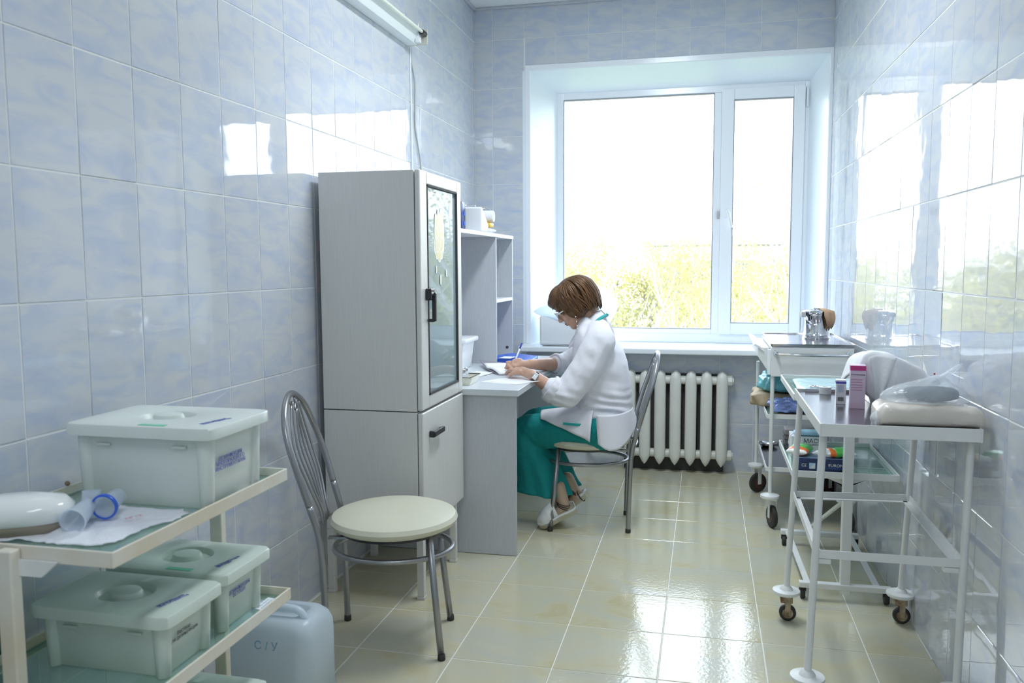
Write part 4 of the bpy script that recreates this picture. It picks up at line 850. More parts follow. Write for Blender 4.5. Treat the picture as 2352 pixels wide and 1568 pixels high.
text('lettering', 'Professional Examination Gloves', .0052, (.40, 3.3614, G2+.004), (1, 0, 0), (0, 0, 1), 'mask', t)
def wipes(label, cx, cy, z, rz, w_=.13, d_=.085, h=.034, tilt=0):
    t = thing('wipes_pack', label, 'packet', (cx, cy, z), group='green and orange packets')
    R = Matrix.Rotation(rz, 3, 'Z') @ Matrix.Rotation(tilt, 3, 'Y')
    def sh(fu0, fu1, m, nm, off):
        P = []
        for i in range(22):
            u = fu0+(fu1-fu0)*i/21; row = []
            for k in range(20):
                a = 2*PI*k/20; th = h/2*(max(0, 1-abs(2*u-1)**3)**.6)+.001
                p = Vector(((u-.5)*w_, (d_/2+off)*math.copysign(abs(math.cos(a))**.8, math.cos(a)), (th+off)*math.sin(a)*(1+.3*noise.noise(Vector((u*6, a, cx*9))))+h/2))
                row.append(tuple(R @ p+Vector((cx, cy, z))))
            P.append(row)
        MB().loft(P).build(nm, m, t, smooth=True)
    sh(0, 1, 'wwrap', 'film', 0); sh(.10, .38, 'orange', 'orange_print', .0006); sh(.30, .86, 'lime', 'green_print', .0009)
wipes('green and orange packet leaning at the left end of the glove box', .372, 3.43, G2+.064, math.radians(70), .12, .08, .034)
wipes('green and orange packet on the right half of the glove box', .515, 3.41, G2+.064, math.radians(10), .11, .08, .032)
t = thing('crumpled_glove', 'crumpled white glove in front of the packets on the glove box', 'glove', (.45, 3.39, G2+.064))
crumple('glove', t, (.450, 3.385, G2+.0785), (.040, .016, .0135), 'wwrap', 21, .4, 22)
t = thing('glass_plate', 'flat clear glass plates lying on the lower glass tray', 'plate', (.65, 3.6, G2))
MB().box(.60, .70, 3.50, 3.66, G2+.001, G2+.004).build('plate', 'pglass', t)
MB().box(.60, .70, 3.4995, 3.5015, G2+.001, G2+.004).build('plate_edge', 'white', t)
# ------------------------------------------------------------ drawer trolley by the window (third on the right)
t = thing('drawer_trolley', 'white medical trolley with a chrome handle by the window', 'trolley', (.5, 4.55, 0))
bx0_, bx1_, by0_, by1_ = .312, .690, 4.205, 4.90
MB().box(bx0_, bx1_, by0_, by1_, .757, .903).build('body', 'paint', t, bevel=.004, seg=3)
open_tray('steel_tray', t, bx0_-.004, bx1_+.006, by0_-.006, by1_+.004, .9035, .918, .012, .004, .008, 'stain')
MB().tube([(.335, by0_, .872), (.335, by0_-.028, .870), (.345, by0_-.034, .868), (.655, by0_-.034, .868), (.665, by0_-.028, .870), (.665, by0_, .872)], .0075, 12).build('rail_handle', 'chrome', t, smooth=True)
MB().lathe([(.012, 0), (.012, -.005)], (.335, by0_, .872), 16, 'y').lathe([(.012, 0), (.012, -.005)], (.665, by0_, .872), 16, 'y').build('handle_rose', 'chrome', t, smooth='auto')
fp = MB().hexa([(.255, 4.30, .845), (.308, 4.30, .765), (.308, 4.84, .765), (.255, 4.84, .845)], [(.255, 4.30, .890), (.308, 4.30, .890), (.308, 4.84, .890), (.255, 4.84, .890)]).build('side_drawer', 'paint', t, bevel=.002)
MB().bar((.252, 4.29, .898), (.252, 4.84, .905), .035, .010, up=(.5, 0, 1)).bar((.272, 4.29, .880), (.272, 4.5, .89), .03, .004, up=(.8, 0, 1)).build('side_flap', 'white', t, bevel=.003)
MB().box(.296, .311, 4.21, 4.225, .765, .89).build('hinge_strip', 'pvc', t, bevel=.002)
lgs = [(.322, 4.225), (.292, 4.88), (.676, 4.225), (.672, 4.88)]
for k, (x, y) in enumerate(lgs):
    MB().tube([(x, y, .757), (x, y, .172)], .0095, 12).build('leg', 'paint', t, smooth='auto')
    MB().lathe([(.010, .016), (.020, .012), (.045, .006), (.046, -.004), (.042, -.009), (.01, -.009)], (x, y, .158), 28).build('disc', 'paint', t, smooth='auto')
    ca = thing('caster', None, None); ca.parent = t
    dx_ = .012; r_ = .056
    mb = MB().lathe([(.012, -.012), (.046, -.012), (.054, -.009), (.056, 0), (.054, .009), (.046, .012), (.012, .012)], (0, 0, 0), 32, 'x' if k in (0, 2) else 'y')
    a_ = math.radians(18 if k in (0, 2) else 35); Rm = Matrix.Rotation(a_, 3, 'Z')
    mb.v = [tuple(Rm @ Vector(v)+Vector((x+dx_, y, .0563))) for v in mb.v]; mb.build('wheel', 'rubber', ca, smooth='auto')
    mb = MB().lathe([(.003, -.014), (.030, -.013), (.030, .013), (.003, .014)], (0, 0, 0), 24, 'x' if k in (0, 2) else 'y'); mb.v = [tuple(Rm @ Vector(v)+Vector((x+dx_, y, .0563))) for v in mb.v]; mb.build('hub', mat('hub_brown', (.10, .04, .03), .4), ca, smooth='auto')
    for s in (-1, 1):
        ax_ = Rm @ (Vector((1, 0, 0)) if k in (0, 2) else Vector((0, 1, 0)))
        p0 = Vector((x+dx_, y, .050))+ax_*s*.017; p1 = Vector((x+dx_, y, .148))+ax_*s*.017
        MB().bar(p0, p1, .022, .003, up=tuple(ax_)).build('fork', 'paint', ca)
    MB().box(x+dx_-.022, x+dx_+.022, y-.022, y+.022, .138, .149).build('fork_top', 'paint', ca, bevel=.002)
for zt in (.565, .30):
    f = rim_frame('shelf_frame', .300, .672, 4.24, 4.87, zt-.022, zt, 'paint', t)
    MB().box(.307, .665, 4.247, 4.863, zt-.018, zt-.013).build('shelf_plate', 'sglass' if zt > .4 else 'stain', f)
# things on its shelves
t = thing('kraft_parcel', 'brown paper parcel at the left end of the trolley shelf', 'parcel', (.36, 4.6, .555))
crumple('parcel', t, (.385, 4.66, .590), (.125, .17, .035), 'kraft', 31, .12, 60, sq=.45, fr=10, crisp=1.2)
t = thing('blue_film_bag', 'bag of blue film shoe covers on the trolley shelf', 'bag', (.45, 4.34, .555))
crumple('bag', t, (.480, 4.36, .594), (.135, .085, .028), 'bluebag', 33, .15, 72, fr=26, sq=.6, crisp=1.4)
t = thing('brown_tray', 'flat grey-brown box beneath the blue film bag', 'box', (.48, 4.33, .555))
MB().box(.355, .64, 4.265, 4.46, .5525, .5640).build('box', 'brown', t, bevel=.003)
t = thing('teal_packet', 'crinkled turquoise packet above the brown parcel', 'packet', (.4, 4.6, .66))
crumple('packet', t, (.415, 4.63, .676), (.112, .12, .046), 'teal', 35, .16, 64, fr=13, sq=.55, crisp=1.3)
t = thing('mask_box', 'white box of medical masks with black lettering and a green spot', 'box', (.43, 3.72, G2))
MB().box(.362, .505, 3.66, 3.78, G2+.0005, G2+.088).build('carton', 'white', t, bevel=.001)
text('lettering', 'МАСКИ', .025, (.410, 3.6594, G2+.062), (1, 0, 0), (0, 0, 1), 'inkb', t)
text('lettering', 'МЕДИЦИНСКИЕ', .0095, (.410, 3.6594, G2+.051), (1, 0, 0), (0, 0, 1), 'inkb', t)
MB().lathe([(.001, 0), (.018, 0), (.015, -.0008), (.001, -.0009)], (.392, 3.6598, G2+.030), 24, 'y').build('green_spot', mat('lime_spot', (.35, .60, .10), .5), t)
t = thing('face_mask', 'pale blue medical mask on top of the mask box', 'mask', (.44, 3.70, G2+.073))
crumple('fabric', t, (.438, 3.70, G2+.099), (.066, .04, .0095), 'mask', 41, .12, 30, sq=.7)
MB().tube(bez([(.375, 3.68, G2+.100), (.355, 3.655, G2+.090), (.350, 3.648, G2+.060), (.362, 3.646, G2+.040), (.372, 3.65, G2+.065), (.378, 3.66, G2+.096)], 6), .0022, 6).build('ear_loop', 'white', t, smooth=True)
t = thing('dark_container', 'black and grey ribbed container behind the mask box', 'container', (.43, 3.85, G2))
MB().rrect(.348, .50, 3.80, 3.90, G2+.0005, G2+.088, .015, rb=.004).build('container', mat('grey_container', (.16, .15, .15), .5), t, smooth='auto')
for z in (.02, .04, .06): MB().rrect(.346, .502, 3.798, 3.902, G2+z, G2+z+.007, .015).build('rib', 'dark', t, smooth='auto')
t = thing('steel_bowl', 'low steel bowl on the bottom shelf of the drawer trolley', 'bowl', (.34, 4.7, .288))
MB().lathe([(.001, 0), (.03, 0), (.05, .012), (.052, .02), (.048, .02), (.03, .006), (.001, .004)], (.350, 4.80, .288), 28).build('bowl', 'stain', t, smooth='auto')
# ------------------------------------------------------------ sterilising pot
t = thing('sterilising_pot', 'shiny steel lidded pot on top of the drawer trolley', 'pot', (.575, 4.62, .909))
pc = (.567, 4.62, .9078); 
MB().lathe([(.001, 0), (.066, 0), (.069, .004), (.069, .012), (.065, .016), (.065, .020), (.069, .024), (.066, .03), (.064, .034), (.064, .122), (.067, .126), (.067, .130), (.001, .130)], pc, 48).build('body', 'chrome', t, smooth='auto')
MB().lathe([(.069, 0), (.071, .003), (.071, .018), (.066, .022), (.03, .026), (.02, .028), (.02, .034), (.001, .036)], (pc[0], pc[1], pc[2]+.1305), 48).build('lid', 'chrome', t, smooth='auto')
MB().box(pc[0]-.085, pc[0]-.060, pc[1]-.06, pc[1]-.03, pc[2]+.118, pc[2]+.146).build('clip', 'silver', t, bevel=.003)
MB().tube([(pc[0]-.060, pc[1]-.045, pc[2]+.135), (pc[0]-.045, pc[1]-.060, pc[2]+.120), (pc[0]-.045, pc[1]-.062, pc[2]+.10)], .005, 8).build('clip_catch', 'black', t, smooth=True)
t = thing('tan_cloth', 'tan folded cloth hanging over the rim of the steel pot', 'cloth', (.62, 4.56, 1.0))
P = []
for i in range(14):
    u = i/13; row = []
    for j in range(16):
        v = j/15; a = math.radians(-62+50*u); top = 1.0
        wd = (1-.55*max(0, v-.35)/.65)
        aa = math.radians(-40+(u-.5)*62*wd); r = .074+.012*math.sin(v*PI)+.006*math.sin(u*9)
        z = pc[2]+.162-.105*v+(.008*math.sin(u*PI*3) if v > .9 else 0)
        if v < .12: r -= .045*(1-v/.12)
        row.append((pc[0]+r*math.cos(aa), pc[1]+r*math.sin(aa), z))
    P.append(row)
MB().grid(P).build('cloth', 'tan', t, smooth=True, solid=.004)
# ------------------------------------------------------------ the woman writing at the desk
pw = thing('person', 'auburn-haired woman in a white tunic and teal trousers, seated and writing at the desk', 'person', (-.56, 4.08, 0))
HC = Vector((-.628, 4.06, 1.112))     # centre of the head
HR = Matrix.Rotation(math.radians(-37), 3, 'Y')   # the face (local -x) is bowed towards the desk
HR = Matrix.Rotation(math.radians(4), 3, 'Z') @ HR
def hp(x, y, z): return HC+HR @ Vector((x, y, z))
def chain(mb, pts, rad, seg=16, flat=1.0, step=.012):
    """overlapping spheres blended later into one skin"""
    pts = [Vector(p) for p in pts]
    for i in range(len(pts)-1):
        a, b = pts[i], pts[i+1]; n = max(1, int((b-a).length/step))
        for k in range(n+1):
            f = k/n; r = rad[i]+(rad[i+1]-rad[i])*f; mb.ell(a.lerp(b, f), (r, r, r), 12, rings=8)
def tapered(mb, pts, rad, seg=20, flat=1.0, up=None):
    mb.tube(pts, rad, seg, flat=flat, up=up); mb.ell(pts[0], (rad[0],)*3, 14, rings=8); mb.ell(pts[-1], (rad[-1],)*3, 14, rings=8)
B = MB()
def he(c, r): B.ell(hp(*c), r, 24, rot=HR, rings=16)
he((.012, 0, .030), (.094, .074, .086)); he((-.030, 0, .0), (.060, .064, .080)); he((-.040, 0, -.040), (.050, .054, .052)); he((-.062, 0, -.082), (.026, .028, .022))
he((-.035, .0, -.062), (.050, .046, .040)); he((-.074, 0, .048), (.022, .050, .030)); he((-.080, .028, .020), (.012, .022, .007)); he((-.080, -.028, .020), (.012, .022, .007))
he((-.060, .040, -.020), (.026, .022, .026)); he((-.060, -.040, -.020), (.026, .022, .026))
tapered(B, [hp(-.086, 0, .012), hp(-.098, 0, -.006), hp(-.108, 0, -.024)], [.008, .010, .0115]); he((-.098, .010, -.026), (.010, .008, .007)); he((-.098, -.010, -.026), (.010, .008, .007))
he((-.088, 0, -.050), (.011, .022, .006)); he((-.085, 0, -.061), (.011, .019, .006)); he((-.084, 0, -.040), (.012, .014, .010))
for s in (-1, 1): he((.012, s*.074, -.004), (.018, .008, .032)); he((.004, s*.072, -.028), (.009, .007, .012))
tapered(B, [hp(.035, 0, -.045), Vector((-.545, 4.07, 1.005)), Vector((-.50, 4.08, .945))], [.050, .052, .062])
# legs under the trousers, feet
nearS = [(-.50, 3.99, .50), (-.86, 3.975, .475), (-.70, 3.965, .155), (-.665, 3.96, .095)]
# forearms
def arm(sh, el, wr, rs): tapered(B, [sh, el], rs[:2]); tapered(B, [el, Vector(el).lerp(Vector(wr), .3), wr], [rs[1]*1.02, rs[1]*1.0, rs[2]])
# near (left) arm: elbow off the desk edge, watch at the wrist, hand resting on the sheet
nE, nW = Vector((-.648, 3.875, .672)), Vector((-.800, 3.850, .783))
arm((-.49, 3.93, .95), nE, nW, [.050, .040, .0245])
fE, fW = Vector((-.70, 4.36, .775)), Vector((-.875, 4.135, .800))
arm((-.53, 4.25, .95), fE, fW, [.050, .040, .0255])
def hand(mb, wrist, palm, spread, normal, fingers, thumb, k=1.0):
    """palm: centre of the palm; spread: across the knuckles; fingers: lists of joint positions"""
    wrist = Vector(wrist); palm = Vector(palm); d = (palm-wrist).normalized(); sp = Vector(spread).normalized(); nn = Vector(normal).normalized()
    tapered(mb, [wrist, palm], [.024*k, .022*k]); R3 = Matrix((d, sp, nn)).transposed()
    mb.ell(palm, (.042*k, .040*k, .016*k), 20, rot=R3, rings=12); mb.ell(palm+d*.022, (.026*k, .039*k, .013*k), 20, rot=R3, rings=12)
    for f in fingers: tapered(mb, [Vector(p) for p in f], [.0098*k, .0092*k, .0085*k, .0072*k][:len(f)], 12)
    tapered(mb, [Vector(p) for p in thumb], [.014*k, .011*k, .0095*k, .008*k][:len(thumb)], 12)
DZT = DZ+.010
# near hand, back of the hand up, fingers slightly curled, steadying the paper
pw_n = Vector((-.862, 3.895, .795))
dn = (Vector((-.93, 3.965, .775))-nW).normalized(); spn = Vector((-.62, .0, 0)).cross(Vector((0, 0, 1)))
side = dn.cross(Vector((0, 0, 1))).normalized()   # towards the far side of the room = right of travel
fing = []
for k, (o, L) in enumerate(((-.028, .92), (-.0095, 1.0), (.0095, .95), (.027, .78))):
    k0 = pw_n+dn*.036-side*o*-1; k0.z = .797-abs(o)*.1
    a = k0+dn*.030*L+Vector((0, 0, .003)); b = a+dn*.021*L+Vector((0, 0, -.013)); c = b+dn*.014*L+Vector((0, 0, -.009)); c.z = max(c.z, DZ+.011)
    fing.append([k0-dn*.012, a, b, c])
hand(B, nW, pw_n, side, (0, 0, 1), fing, [pw_n-side*.022-dn*.014, pw_n-side*.044+dn*.010+Vector((0, 0, -.008)), pw_n-side*.047+dn*.034+Vector((0, 0, -.018))])
# far hand, holding the pen between thumb and forefinger
pf2 = Vector((-.922, 4.083, .800)); df = (Vector((-.985, 4.02, .785))-fW).normalized(); sf = Vector((0, 0, 1)).cross(df).normalized()
tip = Vector((-.948, 4.068, DZ+.036))
F = []
for k in range(4):
    base = pf2+df*.030+sf*(-.020+.013*k)*1.0+Vector((0, 0, .016-.013*k))
    if k == 0: F.append([base-df*.01, base+df*.026+Vector((0, 0, .006)), Vector((-.975, 4.050, .802)), Vector((-.957, 4.064, .790))])
    elif k == 1: F.append([base-df*.01, base+df*.026+Vector((0, 0, .0)), Vector((-.982, 4.052, .788)), Vector((-.960, 4.070, .780))])
    else:
        a = base+df*.022; F.append([base-df*.01, a, a+Vector((.010, .014, -.012)), a+Vector((.024, .018, -.018))])
for f in F:
    for p in f: p.z = max(p.z, DZ+.010)
hand(B, fW, pf2, (0, .25, 1), tuple(sf), F, [pf2-sf*.006+Vector((.006, -.018, -.004)), Vector((-.932, 4.046, .796)), Vector((-.946, 4.058, .790))], .95)
# trunk core, thighs, shins
tapered(B, [(-.50, 4.09, .55), (-.51, 4.09, .72), (-.52, 4.09, .88)], [.085, .085, .075])
for yy in (4.005, 4.19):
    tapered(B, [(-.45, yy, .535), (-.85, yy+.03, .485)], [.075, .052])
tapered(B, [(-.87, 4.055, .48), (-.80, 4.05, .27), (-.675, 4.010, .118)], [.044, .033, .029])
tapered(B, [(-.86, 4.20, .48), (-.80, 4.18, .29), (-.632, 4.095, .155)], [.046, .038, .030])
body = B.build('body', 'skin', pw); remesh(body, .0042, 4, .5)
# stockinged feet
f1a, f1b = Vector((-.675, 3.97, .12)), Vector((-.740, 3.955, .045))
F1 = MB(); tapered(F1, [(-.705, 4.025, .20), (-.680, 4.01, .13), (-.672, 4.005, .100)], [.034, .031, .031]); tapered(F1, [(-.672, 4.005, .100), (-.715, 3.995, .060), (-.765, 3.985, .026)], [.030, .030, .024])
o = F1.build('stocking', 'nylon', pw); remesh(o, .005, 3)
F1 = MB(); tapered(F1, [(-.675, 4.12, .22), (-.640, 4.095, .165), (-.615, 4.085, .145)], [.034, .032, .032]); tapered(F1, [(-.615, 4.085, .145), (-.665, 4.095, .095), (-.71, 4.105, .04)], [.031, .030, .024])
o = F1.build('stocking', 'nylon', pw); remesh(o, .005, 3)
# shoes: clog with open heel strap; near one stands on its toe
def shoe(heel, toe, wd, yaw, roll=0):
    heel = Vector(heel); toe = Vector(toe); d = (toe-heel); L = d.length; d.normalize(); sd = Vector((0, 0, 1)).cross(d).normalized(); sd = Matrix.Rotation(roll, 3, d) @ sd; up = d.cross(sd)
    if up.z < 0: up = -up
    prof = [(0, .55), (.05, .82), (.2, .86), (.42, .78), (.62, .95), (.8, 1), (.92, .8), (1.0, .35)]
    def ring(off, sc):
        return [heel+d*L*u+sd*wd*w_*sc+up*(off+.010*math.sin(PI*u)*0) for u, w_ in prof]+[heel+d*L*u-sd*wd*w_*sc+up*off for u, w_ in reversed(prof)]
    s_ = MB().loft([ring(-.004, .94), ring(0, 1), ring(.018, 1), ring(.024, .96)]).build('shoe_sole', 'sole', pw, smooth='auto')
    # vamp over the toes
    P = []
    for i in range(15):
        u = .46+.54*i/14; ww = .78 if u < .62 else (1 if u < .85 else max(.2, 1-(u-.85)*4.3)); h = (.062*(1-((u-.46)/.54)**1.6)+.016); row = []
        for j in range(13):
            a = PI*j/12; row.append(heel+d*L*u+sd*wd*ww*1.02*math.cos(a)+up*(.020+h*math.sin(a)**.8))
        P.append(row)
    v_ = MB().grid(P).build('shoe_upper', 'shoe', pw, smooth=True, solid=.003)
    # side wall along the foot bed
    P = []
    for side_ in (1, -1):
        for i in range(12):
            pass
    MB().loft([[q+up*.019 for q in ring(0, 1)], [q+up*.032 for q in ring(0, 1.03)]], caps=False).build('shoe_welt', 'shoe', pw, smooth=True, solid=.004)
    return d, sd, up
shoe((-.612, 4.012, .098), (-.790, 3.968, .004+.006), .042, 0, math.radians(-18))
shoe((-.565, 4.085, .150), (-.730, 4.125, .010), .040, 0, math.radians(-10))
def band(c, r, axis, nm='ankle_strap', w_=.003, m='strap'):
    ax = Vector(axis).normalized(); a = ax.orthogonal().normalized(); b = ax.cross(a)
    return MB().tube([Vector(c)+a*r*math.cos(2*PI*k/28)+b*r*math.sin(2*PI*k/28) for k in range(28)], w_, 6, close=True).build(nm, m, pw, smooth=True)
for k in range(3): band((-.678+.003*k, 4.008, .122-.010*k), .0345, (.25, 0, 1), w_=.0022)
for k in range(3): band((-.633+.005*k, 4.092, .172-.009*k), .0355, (.6, -.1, 1), w_=.0022)
band((-.600, 4.083, .148), .0325, (1, -.1, .7), w_=.0035)
# trousers: wide legs
def leg_cloth(hip, knee, hem, rh, rk, rhem, hemflat=1.0):
    L = []
    hip = Vector(hip); knee = Vector(knee); hem = Vector(hem)
    pts = [hip, hip.lerp(knee, .35), hip.lerp(knee, .72), knee+Vector((-.008, 0, .0)), knee+Vector((-.02, 0, -.055)), knee.lerp(hem, .45)+Vector((-.006, 0, 0)), knee.lerp(hem, .78)+Vector((.004, 0, 0)), hem]
    rad = [rh, rh*.93, (rh+rk)/2, rk, rk*1.06, (rk*1.2), (rk*.5+rhem*.5)*1.05, rhem]
    return bez(pts, 4), [x for i in range(7) for x in [rad[i]+(rad[i+1]-rad[i])*k/4 for k in range(4)]]+[rad[-1]]
TP = MB()
n1, r1 = leg_cloth((-.47, 3.965, .510), (-.858, 4.035, .478), (-.785, 4.055, .155), .100, .080, .110)
n2, r2 = leg_cloth((-.47, 4.175, .535), (-.848, 4.200, .480), (-.770, 4.17, .175), .098, .080, .118)
chain(TP, n1[:17], r1[:17], step=.02); chain(TP, n2[:17], r2[:17], step=.02)
TP.ell((-.44, 4.09, .535), (.105, .165, .095), 24, rings=16)
for nn_, rr_ in ((n1, r1), (n2, r2)):
    L = []
    for i in range(13, len(nn_)):
        p = Vector(nn_[i]); f = (i-13)/(len(nn_)-14); ring = []
        for k in range(36):
            a = 2*PI*k/36; fold = 1+.10*f*math.sin(a*5+f*2)+.05*f*math.sin(a*9+1); r = rr_[i]*fold
            ring.append((p.x+r*math.cos(a)*(1+.28*f), p.y+r*.86*math.sin(a), p.z+(.01*math.sin(a*2) if i == len(nn_)-1 else 0)))
        L.append(ring)
    TP.loft(L)
tro = TP.build('trousers', 'scrub', pw); remesh(tro, .007, 5, .5)
def fold(v):
    p = Vector((v.x*7, v.y*7, v.z*16)); n = noise.noise(p)*.007+noise.noise(p*2.1+Vector((3, 3, 3)))*.003
    k = math.exp(-(((v.x+.30)/.06)**2+((v.z-.46)/.06)**2)); return v+Vector((n*.4, n*.5, n+.006*math.sin(v.x*160+v.z*90)*k))
warp(tro, fold)
# tunic: trunk, shoulders, sleeves
TU = MB()
def sec(c, rx, ry, tilt=0, n=40, pw_=.85):
    c = Vector(c); R3 = Matrix.Rotation(tilt, 3, 'Y')
    return [c+R3 @ Vector((rx*math.copysign(abs(math.cos(2*PI*k/n))**pw_, math.cos(2*PI*k/n)), ry*math.copysign(abs(math.sin(2*PI*k/n))**pw_, math.sin(2*PI*k/n)), 0)) for k in range(n)]
TU.loft([sec((-.480, 4.09, .475), .122, .185), sec((-.485, 4.09, .53), .140, .190), sec((-.488, 4.09, .60), .143, .186), sec((-.490, 4.09, .68), .140, .178), sec((-.500, 4.09, .76), .138, .178, .05), sec((-.508, 4.09, .84), .136, .182, .12),
         sec((-.515, 4.09, .91), .124, .180, .22), sec((-.522, 4.09, .965), .104, .165, .32), sec((-.532, 4.085, 1.01), .078, .115, .45), sec((-.540, 4.08, 1.04), .060, .075, .5)])
chain(TU, [(-.505, 4.0, .985), (-.49, 3.935, .945)], [.062, .074]); chain(TU, [(-.52, 4.17, .99), (-.525, 4.245, .945)], [.062, .074])
chain(TU, [(-.49, 3.93, .94), (-.545, 3.900, .82), nE+Vector((.012, 0, .024))], [.078, .078, .070], step=.016)
chain(TU, [nE+Vector((.012, 0, .024)), nE.lerp(nW, .18), nE.lerp(nW, .36)], [.070, .062, .060], step=.012)
chain(TU, [(-.53, 4.25, .94), (-.60, 4.32, .85), fE+Vector((0, 0, .015))], [.076, .072, .062], step=.016)
chain(TU, [fE+Vector((0, 0, .015)), fE.lerp(fW, .30)], [.062, .052], step=.012)
tun = TU.build('tunic', 'coat', pw); remesh(tun, .0065, 6, .55)
def tfold(v):
    p = Vector((v.x*8, v.y*7, v.z*9)); n = noise.noise(p)*.010+noise.noise(Vector((v.x*22+v.z*14, v.y*12, v.z*9-v.x*12)))*.005
    w2 = math.exp(-((v.z-.63)/.07)**2)*.005*math.sin(v.z*150+v.x*40+noise.noise(p)*4)
    e = (v-Vector((-.62, 3.87, .70))).length; w3 = math.exp(-(e/.08)**2)*.006*math.sin(v.z*120-v.x*120)
    up_ = math.exp(-((v-Vector((-.50, 3.93, .90))).length/.12)**2)*.005*math.sin(v.x*130+v.z*60)
    d = (v-Vector((-.5, 4.09, v.z))); d = d.normalized() if d.length > 1e-4 else d; return v+d*(n+w2+w3+up_)
warp(tun, tfold)
# hollow cuffs
for (c, ax, r) in ((nE.lerp(nW, .40), nW-nE, .060), (fE.lerp(fW, .34), fW-fE, .053)):
    ax = ax.normalized(); a = ax.orthogonal().normalized(); b = ax.cross(a); L = []
    for t_, rr_ in ((-.028, r*.97), (-.022, r*1.06), (.012, r*1.09), (.017, r*1.05), (.012, r*.92), (-.01, r*.86)):
        L.append([c+ax*t_+(a*math.cos(2*PI*k/36)+b*math.sin(2*PI*k/36))*rr_*(1+.03*math.sin(k*1.9)) for k in range(36)])
    MB().loft(L, caps=False).build('cuff', 'coat', pw, smooth=True)
# collar with teal edge, teal pocket edge
def ribbon(name, A, Bp, m, th=.003, n=16):
    A = bez(A, n); Bp = bez(Bp, n); return MB().grid([[a, a.lerp(b, .5)+Vector((0, 0, 0)), b] for a, b in zip(A, Bp)]).build(name, m, pw, smooth=True, solid=th)
for s in (-1, 1):
    yy = lambda d: 4.078+s*d
    ribbon('collar', [(-.505, yy(.02), 1.082), (-.530, yy(.058), 1.068), (-.575, yy(.066), 1.020), (-.620, yy(.055), .968), (-.655, yy(.030), .915)],
           [(-.470, yy(.03), 1.050), (-.498, yy(.100), 1.030), (-.548, yy(.118), .985), (-.600, yy(.095), .935), (-.652, yy(.050), .895)], 'coat')
    ribbon('collar_trim', [(-.468, yy(.028), 1.056), (-.496, yy(.102), 1.036), (-.535, yy(.121), .998), (-.560, yy(.117), .974)], [(-.479, yy(.028), 1.064), (-.506, yy(.094), 1.046), (-.545, yy(.110), 1.006), (-.560, yy(.116), .974)], 'trim', .005)
MB().grid([[( -.655+.135*u, 3.868-.006*math.sin(PI*u)+.03*u, .545+.012*v-.010*u) for v in (0, 1)] for u in [k/10 for k in range(11)]]).build('pocket_trim', 'trim', pw, solid=.003)
# front tail lying over the thigh, back tail, side slit between them
P = []
for i in range(26):
    u = i/25; x = -.505-.275*u; row = []
    zlow = .408+.092*u**.9; amax = math.radians(168-64*u)
    cz = .512-.025*max(0, (u-.1)); R_ = .118-.024*u
    for j in range(22):
        v = j/21; a = math.radians(35)+amax*v   # from the lap over the top and down the near side
        y = 3.978+.045*u+(R_*math.cos(a))*1.02; z = cz+R_*math.sin(a)
        if a > PI: y = 3.978+.045*u-R_*1.02-.004*math.sin(u*9); z = cz-R_*(a-PI)*.9
        row.append((x-.02*v*(1-u)-.01*math.sin(v*3)*u, y-.004*math.sin(u*14+v*3)*v, z+.004*noise.noise(Vector((x*14, v*4, 2)))))
    P.append(row)
MB().grid(P).build('tunic_front', 'coat', pw, smooth=True, solid=.003)
P = []
for i in range(16):
    u = i/15; row = []
    for j in range(18):
        v = j/17; a = math.radians(200+120*u); top = Vector((-.475+.150*math.cos(math.radians(250-250*u)) , 0, 0))
        ang2 = math.radians(-100+110*u); x = -.475+.128*math.cos(ang2)*(1+.06*v); y = 4.09+.236*math.sin(ang2)*(1+.02*v)
        zl = .50-.085*(1-abs(2*u-.55))*1.0
        z = .60-(.60-max(.432, zl))*v; row.append((x+.012*v, y, z))
    P.append(row)
MB().grid(P).build('tunic_back', 'coat', pw, smooth=True, solid=.003)
# hair: a bob built of locks over a cap
HB = MB()
def hh(c, r): HB.ell(hp(*c), r, 28, rot=HR, rings=18)
hh((.024, 0, .040), (.099, .091, .090)); hh((-.030, 0, .062), (.074, .080, .066)); hh((.040, 0, -.006), (.076, .086, .072))
for s in (-1, 1): hh((.004, s*.060, -.008), (.062, .034, .066)); hh((.052, s*.045, -.030), (.050, .038, .040))
hh((-.078, 0, .070), (.034, .060, .030))
cap = HB.build('hair', 'hair', pw); remesh(cap, .006, 5, .5)
LK = MB(); rr_ = random.Random(12)
crown = Vector((.045, 0, .118))
for k in range(300):
    a = rr_.uniform(0, 2*PI); front = math.cos(a-PI)      # +1 towards the face
    sd_ = abs(math.sin(a))
    if front > .8: endz = .050+rr_.uniform(-.012, .008)
    elif front > .35: endz = .010-.05*(.8-front)/.45+rr_.uniform(-.010, .010)
    elif front > -.3: endz = -.062+rr_.uniform(-.010, .010)
    else: endz = -.082+rr_.uniform(-.014, .012)
    pts = []; off = rr_.uniform(.0, .007)
    for i in range(11):
        f = i/10; th = f**.85
        z = .118+(endz-.118)*th**1.25
        rx = .108+off if front < 0 else .122+off; ry = .099+off
        zz = (z-.030)/.098
        prof = math.sqrt(max(.0, 1-min(1, max(0, zz))**2)) if z > .030 else 1-.02*((.030-z)/.09)-(.14*max(0, (.0-z)/.06)**1.5 if front < 0 else 0)
        w_ = a+.35*(1-f)*math.sin(a*3+k)*.3+.10*math.sin(f*5+k)
        tuck = (.06*max(0, (f-.65)/.35)**1.5) if front < -.2 else (.10*max(0, (f-.75)/.25) if front < .5 else 0)
        x = .022+rx*prof*math.cos(w_)*(1-tuck); y = ry*prof*math.sin(w_)*(1-tuck)
        pts.append(hp(x, y, z))
    LK.tube(pts, [.003]+[.0062]*7+[.005, .0035, .001], 6, flat=.55)
LK.build('hair_locks', 'hair', pw, smooth=True)
for k in range(7): pass
